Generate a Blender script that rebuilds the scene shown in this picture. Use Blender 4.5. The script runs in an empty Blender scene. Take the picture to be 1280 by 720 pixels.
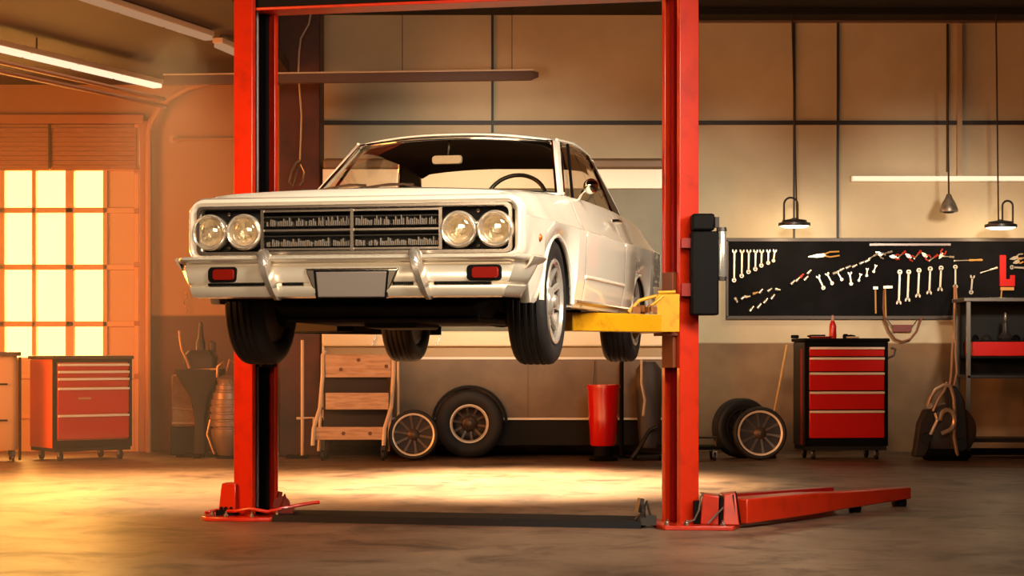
import bpy, math, random
from mathutils import Vector, Matrix
random.seed(4)
C = bpy.context.scene.collection
PI = math.pi
FPX = 2400.0; HOR = 440.0; CZ = 1.10
def at(px, py, Y):
    "point of the place seen at pixel px,py at depth Y"
    return Vector(((px-640)/FPX*Y, Y, CZ+(HOR-py)/FPX*Y))
def sc_(Y): return FPX/Y
def lin(c):
    return tuple(((v/255)/12.92 if v/255 <= .04045 else ((v/255+.055)/1.055)**2.4) for v in c)
# ---------------------------------------------------------------- materials
MATS = {}
def mat(name, rgb, rough=.5, metal=0, coat=0, noise=None, bump=0, bscale=40, spec=.5, emit=0, coatr=.05, noise2=None):
    if name in MATS: return MATS[name]
    m = bpy.data.materials.new(name); m.use_nodes = True
    nt = m.node_tree; b = nt.nodes['Principled BSDF']
    col = lin(rgb)+(1,)
    b.inputs['Base Color'].default_value = col
    b.inputs['Roughness'].default_value = rough
    b.inputs['Metallic'].default_value = metal
    b.inputs['Specular IOR Level'].default_value = spec
    b.inputs['Coat Weight'].default_value = coat
    b.inputs['Coat Roughness'].default_value = coatr
    if emit:
        b.inputs['Emission Color'].default_value = col
        b.inputs['Emission Strength'].default_value = emit
    tc = nt.nodes.new('ShaderNodeTexCoord')
    if noise:
        rgb2, scale, lo, hi = noise[:4]
        mp = nt.nodes.new('ShaderNodeMapping'); mp.inputs['Scale'].default_value = noise[4] if len(noise) > 4 else (1,1,1)
        nz = nt.nodes.new('ShaderNodeTexNoise'); nz.inputs['Scale'].default_value = scale; nz.inputs['Detail'].default_value = 6; nz.inputs['Roughness'].default_value = .6
        mr = nt.nodes.new('ShaderNodeMapRange'); mr.inputs[1].default_value = lo; mr.inputs[2].default_value = hi
        mx = nt.nodes.new('ShaderNodeMix'); mx.data_type = 'RGBA'
        mx.inputs[6].default_value = col; mx.inputs[7].default_value = lin(rgb2)+(1,)
        L = nt.links
        L.new(tc.outputs['Object'], mp.inputs[0]); L.new(mp.outputs[0], nz.inputs[0])
        L.new(nz.outputs[0], mr.inputs[0]); L.new(mr.outputs[0], mx.inputs[0]); L.new(mx.outputs[2], b.inputs['Base Color'])
        if emit: L.new(mx.outputs[2], b.inputs['Emission Color'])
    if bump:
        nb = nt.nodes.new('ShaderNodeTexNoise'); nb.inputs['Scale'].default_value = bscale; nb.inputs['Detail'].default_value = 5
        bp = nt.nodes.new('ShaderNodeBump'); bp.inputs['Strength'].default_value = bump; bp.inputs['Distance'].default_value = .01
        nt.links.new(tc.outputs['Object'], nb.inputs[0]); nt.links.new(nb.outputs[0], bp.inputs['Height']); nt.links.new(bp.outputs[0], b.inputs['Normal'])
    MATS[name] = m
    return m
def glassmat(name, tint, gloss=.12, rough=.02):
    m = bpy.data.materials.new(name); m.use_nodes = True; nt = m.node_tree; nt.nodes.clear()
    o = nt.nodes.new('ShaderNodeOutputMaterial'); t = nt.nodes.new('ShaderNodeBsdfTransparent'); t.inputs[0].default_value = lin(tint)+(1,)
    g = nt.nodes.new('ShaderNodeBsdfGlossy'); g.inputs['Roughness'].default_value = rough; g.inputs[0].default_value = (1,1,1,1)
    lw = nt.nodes.new('ShaderNodeLayerWeight'); lw.inputs[0].default_value = .5
    pw = nt.nodes.new('ShaderNodeMath'); pw.operation = 'POWER'; pw.inputs[1].default_value = 4
    nt.links.new(lw.outputs[1], pw.inputs[0]); lw = pw
    mt = nt.nodes.new('ShaderNodeMath'); mt.operation = 'MULTIPLY_ADD'; mt.inputs[1].default_value = .8; mt.inputs[2].default_value = gloss*.5; mt.use_clamp = True
    mx = nt.nodes.new('ShaderNodeMixShader')
    nt.links.new(lw.outputs[0], mt.inputs[0]); nt.links.new(mt.outputs[0], mx.inputs[0]); nt.links.new(t.outputs[0], mx.inputs[1]); nt.links.new(g.outputs[0], mx.inputs[2]); nt.links.new(mx.outputs[0], o.inputs[0])
    MATS[name] = m; return m
def emis(name, rgb, s):
    m = bpy.data.materials.new(name); m.use_nodes = True; nt = m.node_tree; nt.nodes.clear()
    o = nt.nodes.new('ShaderNodeOutputMaterial'); e = nt.nodes.new('ShaderNodeEmission'); e.inputs[0].default_value = lin(rgb)+(1,); e.inputs[1].default_value = s
    nt.links.new(e.outputs[0], o.inputs[0]); MATS[name] = m; return m

PAINT  = mat('cream_paint', (244,236,220), .22, 0, .9, bump=.0)
CHROME = mat('chrome', (222,214,204), .09, 1)
CHROMEB= mat('brushed_chrome', (200,190,178), .25, 1)
BUMPC  = mat('bumper_chrome', (236,226,208), .24, .45)
RUBBER = mat('tyre_rubber', (28,25,25), .62, bump=.15, bscale=60)
BLACK  = mat('black_metal', (9,8,9), .6, spec=.1)
BLACKM = mat('black_matte', (12,11,11), .8)
GRIME  = mat('underbody_grime', (8,7,7), .7, spec=.15, noise=((20,16,14), 9, .45, .7), bump=.4, bscale=25)
REDP   = mat('lift_red_paint', (182,38,9), .32, 0, .35, noise=((142,26,8), 6, .5, .8))
REDD   = mat('dark_red_paint', (140,10,8), .4)
REDC   = mat('cabinet_red', (206,20,10), .33, 0, .4)
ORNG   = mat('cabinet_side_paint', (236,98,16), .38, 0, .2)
YEL    = mat('yellow_paint', (200,142,10), .38, 0, .3, noise=((150,96,14), 11, .55, .75))
GREY   = mat('grey_steel', (120,112,104), .35, .7)
GREYD  = mat('dark_steel', (62,58,56), .4, .6)
SILV   = mat('silver_tank', (225,222,214), .22, .8)
AMBER  = mat('amber_lens', (168,92,34), .2, coat=1)
REDL   = mat('red_lens', (138,20,10), .15, coat=1)
PLATE  = mat('plate_grey', (128,118,112), .5)
INTER  = mat('interior_trim', (46,32,28), .7)
SEATM  = mat('seat_vinyl', (74,62,52), .55)
VINYL  = mat('roof_pillar_vinyl', (74,60,46), .55)
WOODP  = mat('pale_wood', (206,168,134), .6, noise=((170,128,96), 5, .4, .7, (1,1,8)))
STICK  = mat('broom_wood', (206,160,90), .5)
RUST   = mat('column_brown_paint', (84,32,20), .55, noise=((58,24,16), 4, .4, .7))
CREAM  = mat('trailer_cream', (250,244,230), .45)
TRLG   = mat('trailer_olive', (104,102,80), .5, noise=((92,88,68), 2.5, .4, .7))
TRLT   = mat('trailer_tan', (128,106,78), .45, noise=((104,84,60), 2.2, .4, .75))
TRLR   = mat('trailer_roof_brown', (118,96,70), .5)
PIPE   = mat('pale_pipe', (196,180,160), .4)
PIPED  = mat('dark_conduit', (44,30,26), .5)
BLIND  = mat('blind_wood', (170,108,64), .6, noise=((140,84,48), 6, .4, .7, (1,1,12)))
DOORF  = mat('door_frame_paint', (222,160,104), .5)
DOORP  = mat('door_panel_paint', (214,160,106), .55)
BOARD  = mat('pegboard_black', (13,12,14), .75, noise=((22,19,22), 4, .4, .7), spec=.1)
TOOL   = mat('tool_steel', (226,208,186), .28, .6)
TOOLR  = mat('tool_red_grip', (196,56,26), .4)
TOOLO  = mat('tool_brass_grip', (206,150,80), .4)
TANC   = mat('tan_locker', (196,150,96), .5)
GLASS  = glassmat('car_glass', (242,238,226), .08)
WGLASS = glassmat('window_glass', (255,240,205), .05)
LENS   = glassmat('headlamp_lens', (255,250,240), .35, .03)
TUBE   = emis('fluorescent_tube', (255,226,186), 1.25)
TUBED  = emis('dim_fluorescent_tube', (214,160,118), .62)
STRIPE = emis('wall_strip_light', (255,232,190), 1.2)
LAMPG  = emis('lamp_glow', (255,240,205), 5.0)
SKYM   = emis('daylight_beyond', (255,240,180), 3.6)

# ---------------------------------------------------------------- mesh builder
class MB:
    def __init__(s): s.v = []; s.f = []
    def add(s, vs, fs):
        n = len(s.v); s.v += [Vector(v) for v in vs]; s.f += [tuple(i+n for i in f) for f in fs]; return s
    def box(s, c, size, rz=0, rx=0, ry=0):
        M = Matrix.Translation(c) @ Matrix.Rotation(rz,4,'Z') @ Matrix.Rotation(ry,4,'Y') @ Matrix.Rotation(rx,4,'X')
        h = [d/2 for d in size]
        vs = [M @ Vector((x*h[0],y*h[1],z*h[2])) for x in (-1,1) for y in (-1,1) for z in (-1,1)]
        return s.add(vs, [(0,1,3,2),(4,6,7,5),(0,4,5,1),(2,3,7,6),(0,2,6,4),(1,5,7,3)])
    def bb(s, x0,x1,y0,y1,z0,z1): return s.box(((x0+x1)/2,(y0+y1)/2,(z0+z1)/2),(abs(x1-x0),abs(y1-y0),abs(z1-z0)))
    def rings(s, rs, closed=True, cap=True):
        n = len(rs[0]); vs = [p for r in rs for p in r]; fs = []
        for i in range(len(rs)-1):
            for j in range(n if closed else n-1):
                k = (j+1) % n
                fs.append((i*n+j, i*n+k, (i+1)*n+k, (i+1)*n+j))
        if cap and closed:
            fs.append(tuple(range(n-1,-1,-1))); fs.append(tuple((len(rs)-1)*n+j for j in range(n)))
        return s.add(vs, fs)
    def tube(s, pts, r, n=8, flat=1):
        pts = [Vector(p) for p in pts]; rs = []; N = len(pts); up = None
        for i, p in enumerate(pts):
            d = (pts[min(i+1,N-1)]-pts[max(i-1,0)]).normalized()
            if up is None:
                up = Vector((0,0,1)) if abs(d.z) < .9 else Vector((0,1,0))
            a = (up - d*up.dot(d)).normalized(); up = a; b = d.cross(a)
            rr = r[i] if isinstance(r,(list,tuple)) else r
            rs.append([p + a*math.cos(2*PI*k/n)*rr + b*math.sin(2*PI*k/n)*rr*flat for k in range(n)])
        return s.rings(rs)
    def lathe(s, prof, origin=(0,0,0), axis='Z', n=28, cap=True):
        "prof: (radius, along axis)"
        O = Vector(origin); rs = []
        ax = {'Z':(Vector((1,0,0)),Vector((0,1,0)),Vector((0,0,1))),'Y':(Vector((1,0,0)),Vector((0,0,1)),Vector((0,1,0))),'X':(Vector((0,1,0)),Vector((0,0,1)),Vector((1,0,0)))}[axis]
        for r,h in prof:
            r = max(r,1e-4)
            rs.append([O+ax[0]*math.cos(2*PI*k/n)*r+ax[1]*math.sin(2*PI*k/n)*r+ax[2]*h for k in range(n)])
        return s.rings(rs, True, cap)
    def prism(s, poly, y0, y1, plane='XZ'):
        n = len(poly)
        def q(p,d): return Vector((p[0],d,p[1])) if plane=='XZ' else (Vector((d,p[0],p[1])) if plane=='YZ' else Vector((p[0],p[1],d)))
        return s.rings([[q(p,y0) for p in poly],[q(p,y1) for p in poly]])
    def grid(s, rows):
        return s.rings(rows, closed=False, cap=False)
    def xf(s, M):
        s.v = [M @ v for v in s.v]; return s
    def build(s, name, m, parent=None, smooth=True, bevel=0, angle=38, seg=2, solid=0, sub=0):
        me = bpy.data.meshes.new(name); me.from_pydata([tuple(v) for v in s.v], [], s.f)
        import bmesh
        bm = bmesh.new(); bm.from_mesh(me); bmesh.ops.recalc_face_normals(bm, faces=bm.faces); bm.to_mesh(me); bm.free()
        me.materials.append(m); me.update()
        if smooth:
            me.shade_smooth(); me.set_sharp_from_angle(angle=math.radians(angle))
        o = bpy.data.objects.new(name, me); C.objects.link(o)
        if parent: o.parent = parent
        if solid:
            md = o.modifiers.new('thick','SOLIDIFY'); md.thickness = solid; md.offset = 0
            wn = o.modifiers.new('normals','WEIGHTED_NORMAL'); wn.keep_sharp = True; wn.weight = 90
        if bevel:
            md = o.modifiers.new('bevel','BEVEL'); md.width = bevel; md.segments = seg; md.limit_method = 'ANGLE'; md.angle_limit = math.radians(35)
            if hasattr(md,'harden_normals'): md.harden_normals = False
        if sub:
            md = o.modifiers.new('sub','SUBSURF'); md.levels = sub; md.render_levels = sub
        return o
def thing(name, label, cat, loc=(0,0,0), rz=0, group=None):
    o = bpy.data.objects.new(name, None); C.objects.link(o); o.empty_display_size = .1
    o.location = loc; o.rotation_euler = (0,0,rz); o['label'] = label; o['category'] = cat
    if group: o['group'] = group
    return o
def tag(o, label, cat, group=None):
    o['label'] = label; o['category'] = cat
    if group: o['group'] = group
    return o
def struct(o): o['kind'] = 'structure'; return o
def lerp(a,b,t): return a+(b-a)*t
def interp(x, pts):
    if x <= pts[0][0]: return pts[0][1]
    for (a,va),(b,vb) in zip(pts, pts[1:]):
        if x <= b:
            t = (x-a)/(b-a); t = t*t*(3-2*t)*.5 + t*.5
            return va+(vb-va)*t
    return pts[-1][1]

WY = 21.2    # back wall
CEIL = 4.82
# ================================================================ SETTING
# floor
fl = MB().bb(-7.5,8,1,WY+.3,-.2,0)
FLOORM = mat('concrete_floor', (142,116,94), .42, spec=.4, noise=((78,58,46), .55, .34, .68, (1,.55,1)), bump=.12, bscale=7)
def floor_extra():
    nt = FLOORM.node_tree; b = nt.nodes['Principled BSDF']; L = nt.links
    src = b.inputs['Base Color'].links[0].from_socket
    tc = [n for n in nt.nodes if n.type == 'TEX_COORD'][0]
    nz = nt.nodes.new('ShaderNodeTexNoise'); nz.inputs['Scale'].default_value = 1.7; nz.inputs['Detail'].default_value = 8; nz.inputs['Roughness'].default_value = .65; nz.inputs['Distortion'].default_value = .8
    mr = nt.nodes.new('ShaderNodeMapRange'); mr.inputs[1].default_value = .50; mr.inputs[2].default_value = .66; mr.inputs[4].default_value = .8
    mx = nt.nodes.new('ShaderNodeMix'); mx.data_type = 'RGBA'; mx.inputs[7].default_value = lin((34,25,22))+(1,)
    L.new(tc.outputs['Object'], nz.inputs[0]); L.new(nz.outputs[0], mr.inputs[0]); L.new(mr.outputs[0], mx.inputs[0]); L.new(src, mx.inputs[6])
    n3 = nt.nodes.new('ShaderNodeTexNoise'); n3.inputs['Scale'].default_value = 14; n3.inputs['Detail'].default_value = 8
    m3 = nt.nodes.new('ShaderNodeMapRange'); m3.inputs[1].default_value = .3; m3.inputs[2].default_value = .75; m3.inputs[4].default_value = .35
    x3 = nt.nodes.new('ShaderNodeMix'); x3.data_type = 'RGBA'; x3.inputs[7].default_value = lin((70,50,40))+(1,)
    L.new(tc.outputs['Object'], n3.inputs[0]); L.new(n3.outputs[0], m3.inputs[0]); L.new(m3.outputs[0], x3.inputs[0]); L.new(mx.outputs[2], x3.inputs[6]); L.new(x3.outputs[2], b.inputs['Base Color'])
    r3 = nt.nodes.new('ShaderNodeMapRange'); r3.inputs[3].default_value = .32; r3.inputs[4].default_value = .6
    L.new(nz.outputs[0], r3.inputs[0]); L.new(r3.outputs[0], b.inputs['Roughness'])
floor_extra()
struct(fl.build('floor', FLOORM, smooth=False))
# wall with a painted dado (colour by height: paint, not shade)
WALLM = mat('wall_plaster', (214,196,164), .62, noise=((198,176,142), 1.1, .35, .7), bump=.12, bscale=6)
def wall_extra():
    nt = WALLM.node_tree; b = nt.nodes['Principled BSDF']; L = nt.links
    src = b.inputs['Base Color'].links[0].from_socket
    tc = [n for n in nt.nodes if n.type == 'TEX_COORD'][0]
    sp = nt.nodes.new('ShaderNodeSeparateXYZ'); L.new(tc.outputs['Object'], sp.inputs[0])
    nz = nt.nodes.new('ShaderNodeTexNoise'); nz.inputs['Scale'].default_value = 1.5; nz.inputs['Detail'].default_value = 5; L.new(tc.outputs['Object'], nz.inputs[0])
    ad = nt.nodes.new('ShaderNodeMath'); ad.operation = 'MULTIPLY_ADD'; ad.inputs[1].default_value = .02; L.new(nz.outputs[0], ad.inputs[0]); L.new(sp.outputs[2], ad.inputs[2])
    mr = nt.nodes.new('ShaderNodeMapRange'); mr.inputs[1].default_value = 1.20; mr.inputs[2].default_value = 1.22; mr.inputs[3].default_value = 1; mr.inputs[4].default_value = 0; L.new(ad.outputs[0], mr.inputs[0])
    d1 = nt.nodes.new('ShaderNodeMix'); d1.data_type = 'RGBA'; d1.inputs[6].default_value = lin((150,112,72))+(1,); d1.inputs[7].default_value = lin((110,78,48))+(1,)
    m2 = nt.nodes.new('ShaderNodeMapRange'); m2.inputs[1].default_value = .35; m2.inputs[2].default_value = .65; L.new(nz.outputs[0], m2.inputs[0]); L.new(m2.outputs[0], d1.inputs[0])
    mx = nt.nodes.new('ShaderNodeMix'); mx.data_type = 'RGBA'; L.new(mr.outputs[0], mx.inputs[0]); L.new(src, mx.inputs[6]); L.new(d1.outputs[2], mx.inputs[7])
    # door bay left of the column: window light's orange-brown put into the colour; taller dado
    m4 = nt.nodes.new('ShaderNodeMapRange'); m4.inputs[1].default_value = 1.50; m4.inputs[2].default_value = 1.53; L.new(ad.outputs[0], m4.inputs[0])
    bay = nt.nodes.new('ShaderNodeMix'); bay.data_type = 'RGBA'; bay.inputs[6].default_value = lin((92,48,24))+(1,); bay.inputs[7].default_value = lin((176,122,76))+(1,); L.new(m4.outputs[0], bay.inputs[0])
    lt = nt.nodes.new('ShaderNodeMath'); lt.operation = 'LESS_THAN'; lt.inputs[1].default_value = -2.2; L.new(sp.outputs[0], lt.inputs[0])
    m5 = nt.nodes.new('ShaderNodeMix'); m5.data_type = 'RGBA'; L.new(lt.outputs[0], m5.inputs[0]); L.new(mx.outputs[2], m5.inputs[6]); L.new(bay.outputs[2], m5.inputs[7]); L.new(m5.outputs[2], b.inputs['Base Color'])
wall_extra()
dL, dR, dT = at(-70,0,WY).x, at(186,0,WY).x, at(0,152,WY).z     # roller door opening
w = MB(); w.bb(dR,8,WY,WY+.25,0,CEIL); w.bb(dL,dR,WY,WY+.25,dT,CEIL); w.bb(-7.5,dL,WY,WY+.25,0,CEIL)
struct(w.build('wall_back', WALLM, smooth=False))
WALLL = mat('wall_side_brown', (150,98,60), .7, noise=((110,70,44), 1.2, .4, .7))
struct(MB().bb(-7.7,-7.5,1,WY+.25,0,CEIL).build('wall_left', WALLL, smooth=False))
struct(MB().bb(8,8.2,1,WY+.25,0,CEIL).build('wall_right', WALLL, smooth=False))
CEILM = mat('ceiling_dark', (16,13,12), .8)
struct(MB().bb(-7.7,8.2,1,WY+.25,CEIL,CEIL+.2).build('ceiling', CEILM, smooth=False))
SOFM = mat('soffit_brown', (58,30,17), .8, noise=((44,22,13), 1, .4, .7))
sz = at(0,106,WY).z
s = MB().bb(-7.5,-2.35,13.5,WY,sz,sz+.12)
struct(s.build('trim_1', SOFM, smooth=False))   # lowered soffit over the door bay
# trims: seams and rails on the back wall
tn = 2
def trim(x0,y0,x1,y1,m=PIPED,dep=.05,Y=None):
    global tn
    Y = Y or WY
    a = at(x0,y0,Y-dep/2); b = at(x1,y1,Y-dep/2)
    o = MB().bb(a.x,b.x,Y-dep,Y-.001,b.z,a.z).build('trim_%d'%tn, m, smooth=False); tn += 1
    return struct(o)
trim(398,151,1310,156)
trim(614,14,617,300, dep=.03)
for x in (992.5,): trim(x-1,28,x+1,304, dep=.03)
trim(1046,26,1048.5,304, dep=.03)
trim(1183,30,1185.5,215, dep=.03)
trim(1196,30,1202,220, m=mat('pale_conduit',(186,160,128),.5), dep=.07)
trim(870,25,1310,28, m=mat('track_brown',(120,90,74),.4,.3), dep=.09)
trim(870,14,1050,17, m=MATS['track_brown'], dep=.14)
struct(MB().bb(2.0,8,WY-.45,WY-.02,CEIL-.07,CEIL-.002).build('trim_%d'%tn, BLACKM, smooth=False)); tn += 1
# painted steel column
cx0, cx1 = at(349,0,20.3).x, at(400,0,20.3).x
struct(MB().bb(cx0,cx1,20.3,20.75,0,CEIL).build('column', RUST, smooth=True, bevel=.01))
# ---- the roller door bay: window grid, roller blind, frame
def door_bay():
    root = bpy.data.objects.new('door_1', None); C.objects.link(root); struct(root)
    fr = MB(); Y0, Y1 = WY+.02, WY+.12
    def v(px, w, y0, y1, d=0):
        a = at(px,y0,WY+.05); b = at(px,y1,WY+.05); fr.bb(a.x-w/2,a.x+w/2,Y0-d,Y1,max(b.z,0),a.z)
    def h(py, w, x0, x1, d=0):
        a = at(x0,py,WY+.05); b = at(x1,py,WY+.05); fr.bb(a.x,b.x,Y0-d,Y1,a.z-w/2,a.z+w/2)
    for px,w_ in ((-40,.04),(3,.06),(43,.045),(87.5,.09),(132,.05)): v(px,w_,206,572)
    for py in (263,334,405,470,520): h(py,.06,-70,172)
    h(211,.05,-70,184); h(569,.05,-70,184)
    v(172,.05,152,572,.02)
    fr.build('window_frame', DOORF, root, bevel=.006)
    j = MB(); a = at(181,152,WY); j.bb(a.x-.045,a.x+.05,WY-.07,WY+.14,0,a.z); 
    b = at(-70,150,WY); j.bb(b.x,a.x,WY-.08,WY+.1,dT-.03,dT+.07)
    for py in (214,264,331,404,470): q = at(176,py,WY); j.bb(q.x-.07,q.x+.05,WY-.03,WY,q.z-.025,q.z+.025)
    j.build('door_jamb', mat('jamb_brown',(176,112,68),.5), root, bevel=.005)
    # opaque column of panels and lower panels
    p = MB()
    a = at(132,212,WY+.07); b = at(172,572,WY+.07); p.bb(a.x,b.x,WY+.06,WY+.08,0,a.z)
    a = at(-70,447,WY+.07); b = at(132,572,WY+.07); p.bb(a.x,b.x,WY+.06,WY+.08,0,a.z)
    p.build('door_panel', DOORP, root, smooth=False)
    g = MB(); a = at(-70,212,WY+.07); b = at(132,447,WY+.07); g.bb(a.x,b.x,WY+.066,WY+.072,b.z,a.z)
    g.build('window_pane', WGLASS, root, smooth=False)
    for x0,x1 in ((-70,61),(66,171)):
        bl = MB(); a = at(x0,160,WY); b = at(x1,212,WY); n = 9
        for i in range(n):
            z = lerp(a.z,b.z,(i+.5)/n); bl.box(((a.x+b.x)/2,WY-.015,z),(b.x-a.x,.02,(a.z-b.z)/n*.93), rx=.22)
        bl.build('slatted_blind', BLIND, root, smooth=False)
    m = MB(); a = at(-70,148,WY+.1); b = at(172,213,WY+.1); m.bb(a.x,b.x,WY+.06,WY+.1,b.z,a.z); m.build('blind_light_block', DOORP, root, smooth=False)  # hidden panel added behind the blinds to stop light leaking past them
    m = MB(); a = at(63.5,150,WY); m.bb(a.x-.012,a.x+.012,WY-.06,WY-.04,at(0,212,WY).z,dT); m.build('blind_cord', PIPED, root, smooth=False)
    t = MB(); pts = []
    pts.append((at(188,0,WY).x,WY-.12,0.0)); pts.append((at(188,0,WY).x,WY-.12,at(0,165,WY).z))
    c = at(188,150,WY); 
    for px,py in ((190,150),(198,136),(212,122),(235,110),(262,103),(300,99)): pts.append(tuple(at(px,py,WY-.15)))
    t.tube(pts,.035,8); t.build('door_track', mat('track_tan',(196,134,88),.4,.3), root)
    return root
door_bay()
sky = MB().bb(-9,-3,WY+1.6,WY+1.62,-.2,5).build('outdoor_backdrop', SKYM, smooth=False)
struct(sky)
struct(MB().bb(-9,-3,WY+.3,WY+1.6,-.2,-.02).build('ground', mat('ground_outside',(190,160,110),.9), smooth=False))

# ================================================================ CAR
PSI = math.radians(12)
CAR = thing('vintage_car', 'cream-white 1960s two-door hardtop car raised on the red lift', 'car', (-.78,9.37,1.03), -PSI)
def Wd(u): return interp(u, [(0,.852),(.15,.868),(.6,.895),(1.5,.905),(3.2,.905),(4.2,.90),(4.8,.875),(5.0,.85)])
def zs(u): return interp(u, [(0,.828),(.15,.85),(.5,.875),(1.0,.905),(1.5,.935),(2.2,.955),(3.0,.965),(3.6,.96),(4.1,.945),(4.6,.91),(5.0,.86)])
def zc(u): return interp(u, [(0,.725),(1.0,.735),(2.5,.745),(5.0,.775)])
FA, RA = .83, 3.76
def zb(u):
    z = .315 + (0 if u > .24 else .20*min(1,(.24-u)/.05))
    if abs(u-FA) < .43: z = max(z, .33+.345*math.sqrt(1-((u-FA)/.43)**2))
    if abs(u-RA) < .38: z = max(z, .33+.25*math.sqrt(1-((u-RA)/.38)**2))
    return z
def section(u, sgn):
    W, b, c, t = Wd(u), zb(u), zc(u), zs(u)
    b = min(b, c-.03)
    p = [(W-.09,b),(W-.045,b+.001),(W-.03,lerp(b,c,.12)),(W-.012,lerp(b,c,.4)),(W-.004,lerp(b,c,.75)),(W-.001,lerp(b,c,.95)),(W,c),(W-.006,c+.006),(W-.024,c+.008),
         (W-.050,lerp(c,t,.30)),(W-.078,lerp(c,t,.62)),(W-.098,lerp(c,t,.88)),(W-.112,t-.002),(W-.124,t+.003),(W-.135,t+.002)]
    return [(sgn*x,u,z) for x,z in p]
def stations(a,b):
    us = {round(a,4), round(b,4)}
    u = a
    while u < b: us.add(round(u,4)); u += .08
    for c,r in ((FA,.43),(RA,.38)):
        for k in range(25):
            q = c - r*math.cos(PI*k/24)
            if a < q < b: us.add(round(q,4))
    return sorted(us)
for sgn in (1,-1):
    for nm,a,b in (('front_fender',.03,1.504),('door',1.508,2.934),('rear_quarter_panel',2.938,4.97)):
        m = MB(); m.grid([section(u,sgn) for u in stations(a,b)])
        o = m.build(nm, PAINT, CAR, angle=28, solid=.004)
        if nm == 'door':
            h = MB(); hx = sgn*(Wd(2.75)-.05)
            h.tube([(hx,2.68,.875),(hx+sgn*.035,2.70,.878),(hx+sgn*.04,2.75,.878),(hx+sgn*.035,2.81,.878),(hx,2.83,.875)],.011,8); h.build('door_handle', CHROME, o)
            lo = MB(); rows=[]
            for k in range(12):
                u = lerp(1.51,2.92,k/11); rows.append([(sgn*(Wd(u)-.012),u,.475),(sgn*(Wd(u)-.002),u,.482),(sgn*(Wd(u)-.002),u,.492),(sgn*(Wd(u)-.012),u,.5)])
            lo.rings(rows); lo.build('side_moulding', mat('moulding_cream',(250,238,220),.3,.3), o)
        if nm == 'front_fender':
            l = MB().lathe([(.02,-.004),(.022,.004),(.018,.012),(.008,.018)], (0,0,0),'X',16)
            l.xf(Matrix.Translation((sgn*(Wd(.3)-.008),.30,.635)) @ Matrix.Scale(sgn,4,(1,0,0))); l.build('side_marker_lamp', AMBER, o)
        if nm != 'door':
            c_,a_,b_ = (FA,.43,.345) if nm=='front_fender' else (RA,.38,.25)
            ar = MB(); ar.tube([(sgn*(Wd(c_)-.035),c_-a_*math.cos(PI*k/24),.33+b_*math.sin(PI*k/24)) for k in range(25)],.014,8); ar.build('wheel_arch_trim', PAINT, o)
    # sill mouldings
    sl = MB()
    for z,r,xo in ((.345,.012,.0),(.372,.006,-.004),(.322,.01,-.03)):
        sl.tube([(sgn*(Wd(u)-.03+xo),u,z) for u in (1.3,1.8,2.3,2.8,3.36)],r,8)
    sl.build('sill_moulding', CHROMEB, CAR)
    # rear of car
# rear panel
m = MB(); r1 = [p for p in section(4.96,1)]; r2=[(-x,u,z) for x,u,z in r1][::-1]
loop = r1+r2; m.rings([loop,[(x*.97,u+.05,lerp(.6,z,.95)) for x,u,z in loop]]); m.build('tail_panel', PAINT, CAR)
# hood, trunk lid, cowl
def lid(name,a,b,xw,crown,frontroll=False):
    rows = []
    n = 16
    for k in range(n+1):
        u = lerp(a,b,k/n); row = []
        for j in range(25):
            t = -1+2*j/24; x = t*(xw(u)); 
            z = zs(u)+.004+crown(u)*(1-abs(t)**2.2)
            if abs(t) > .93: z -= .003
            if frontroll: z -= .045*max(0,1-(u-a)/.09)**2
            row.append((x,u,z))
        rows.append(row)
    return MB().grid(rows).build(name, PAINT, CAR, solid=.014)
hx = lambda u: Wd(u)-.138
lid('hood',.005,1.36,hx,lambda u:.018+.022*min(1,u/1.2),True)
o = lid('trunk_lid',4.22,4.97,hx,lambda u:.02)
m = MB(); rows=[]
for k in range(5):
    u = lerp(1.367,1.62,k/4); rows.append([(t*(hx(u)-0.0),u,zs(u)+.004+.038*(1-abs(t)**2.2)) for t in [-1+2*j/24 for j in range(25)]])
m.grid(rows); m.build('cowl', PAINT, CAR, solid=.012)
# front surround (fender caps and frame round the grille)
def rrect(hx_, z0, z1, r, n=6, u=0, xo=0):
    pts = []
    for cx,cz,a0 in ((hx_-r,z1-r,0),(-(hx_-r),z1-r,90),(-(hx_-r),z0+r,180),(hx_-r,z0+r,270)):
        for k in range(n+1):
            a = math.radians(a0+90*k/n); pts.append((cx+r*math.cos(a)+xo,u,cz+r*math.sin(a)))
    return pts
m = MB()
m.rings([rrect(.856,.50,.836,.085,6,.06),rrect(.852,.505,.834,.085,6,.02),rrect(.84,.515,.824,.08,6,-.008),rrect(.83,.53,.808,.06,6,-.012),rrect(.815,.548,.792,.035,6,-.002),rrect(.805,.552,.788,.03,6,.03),rrect(.795,.556,.784,.03,6,.09)],cap=False)
m.build('front_surround', PAINT, CAR)
m = MB()
m.rings([rrect(.80,.548,.790,.03,6,.004),rrect(.799,.549,.789,.03,6,-.014),rrect(.784,.561,.777,.026,6,-.014),rrect(.782,.563,.775,.026,6,.02)],cap=False)
m.rings([[(x*1.0,u,z) for x,u,z in rrect(.796,.548,.790,.03,6,.004)],[(x,u,z) for x,u,z in rrect(.78,.565,.773,.03,6,.004)]],cap=False)
m.build('grille_bezel', CHROMEB, CAR)
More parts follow.
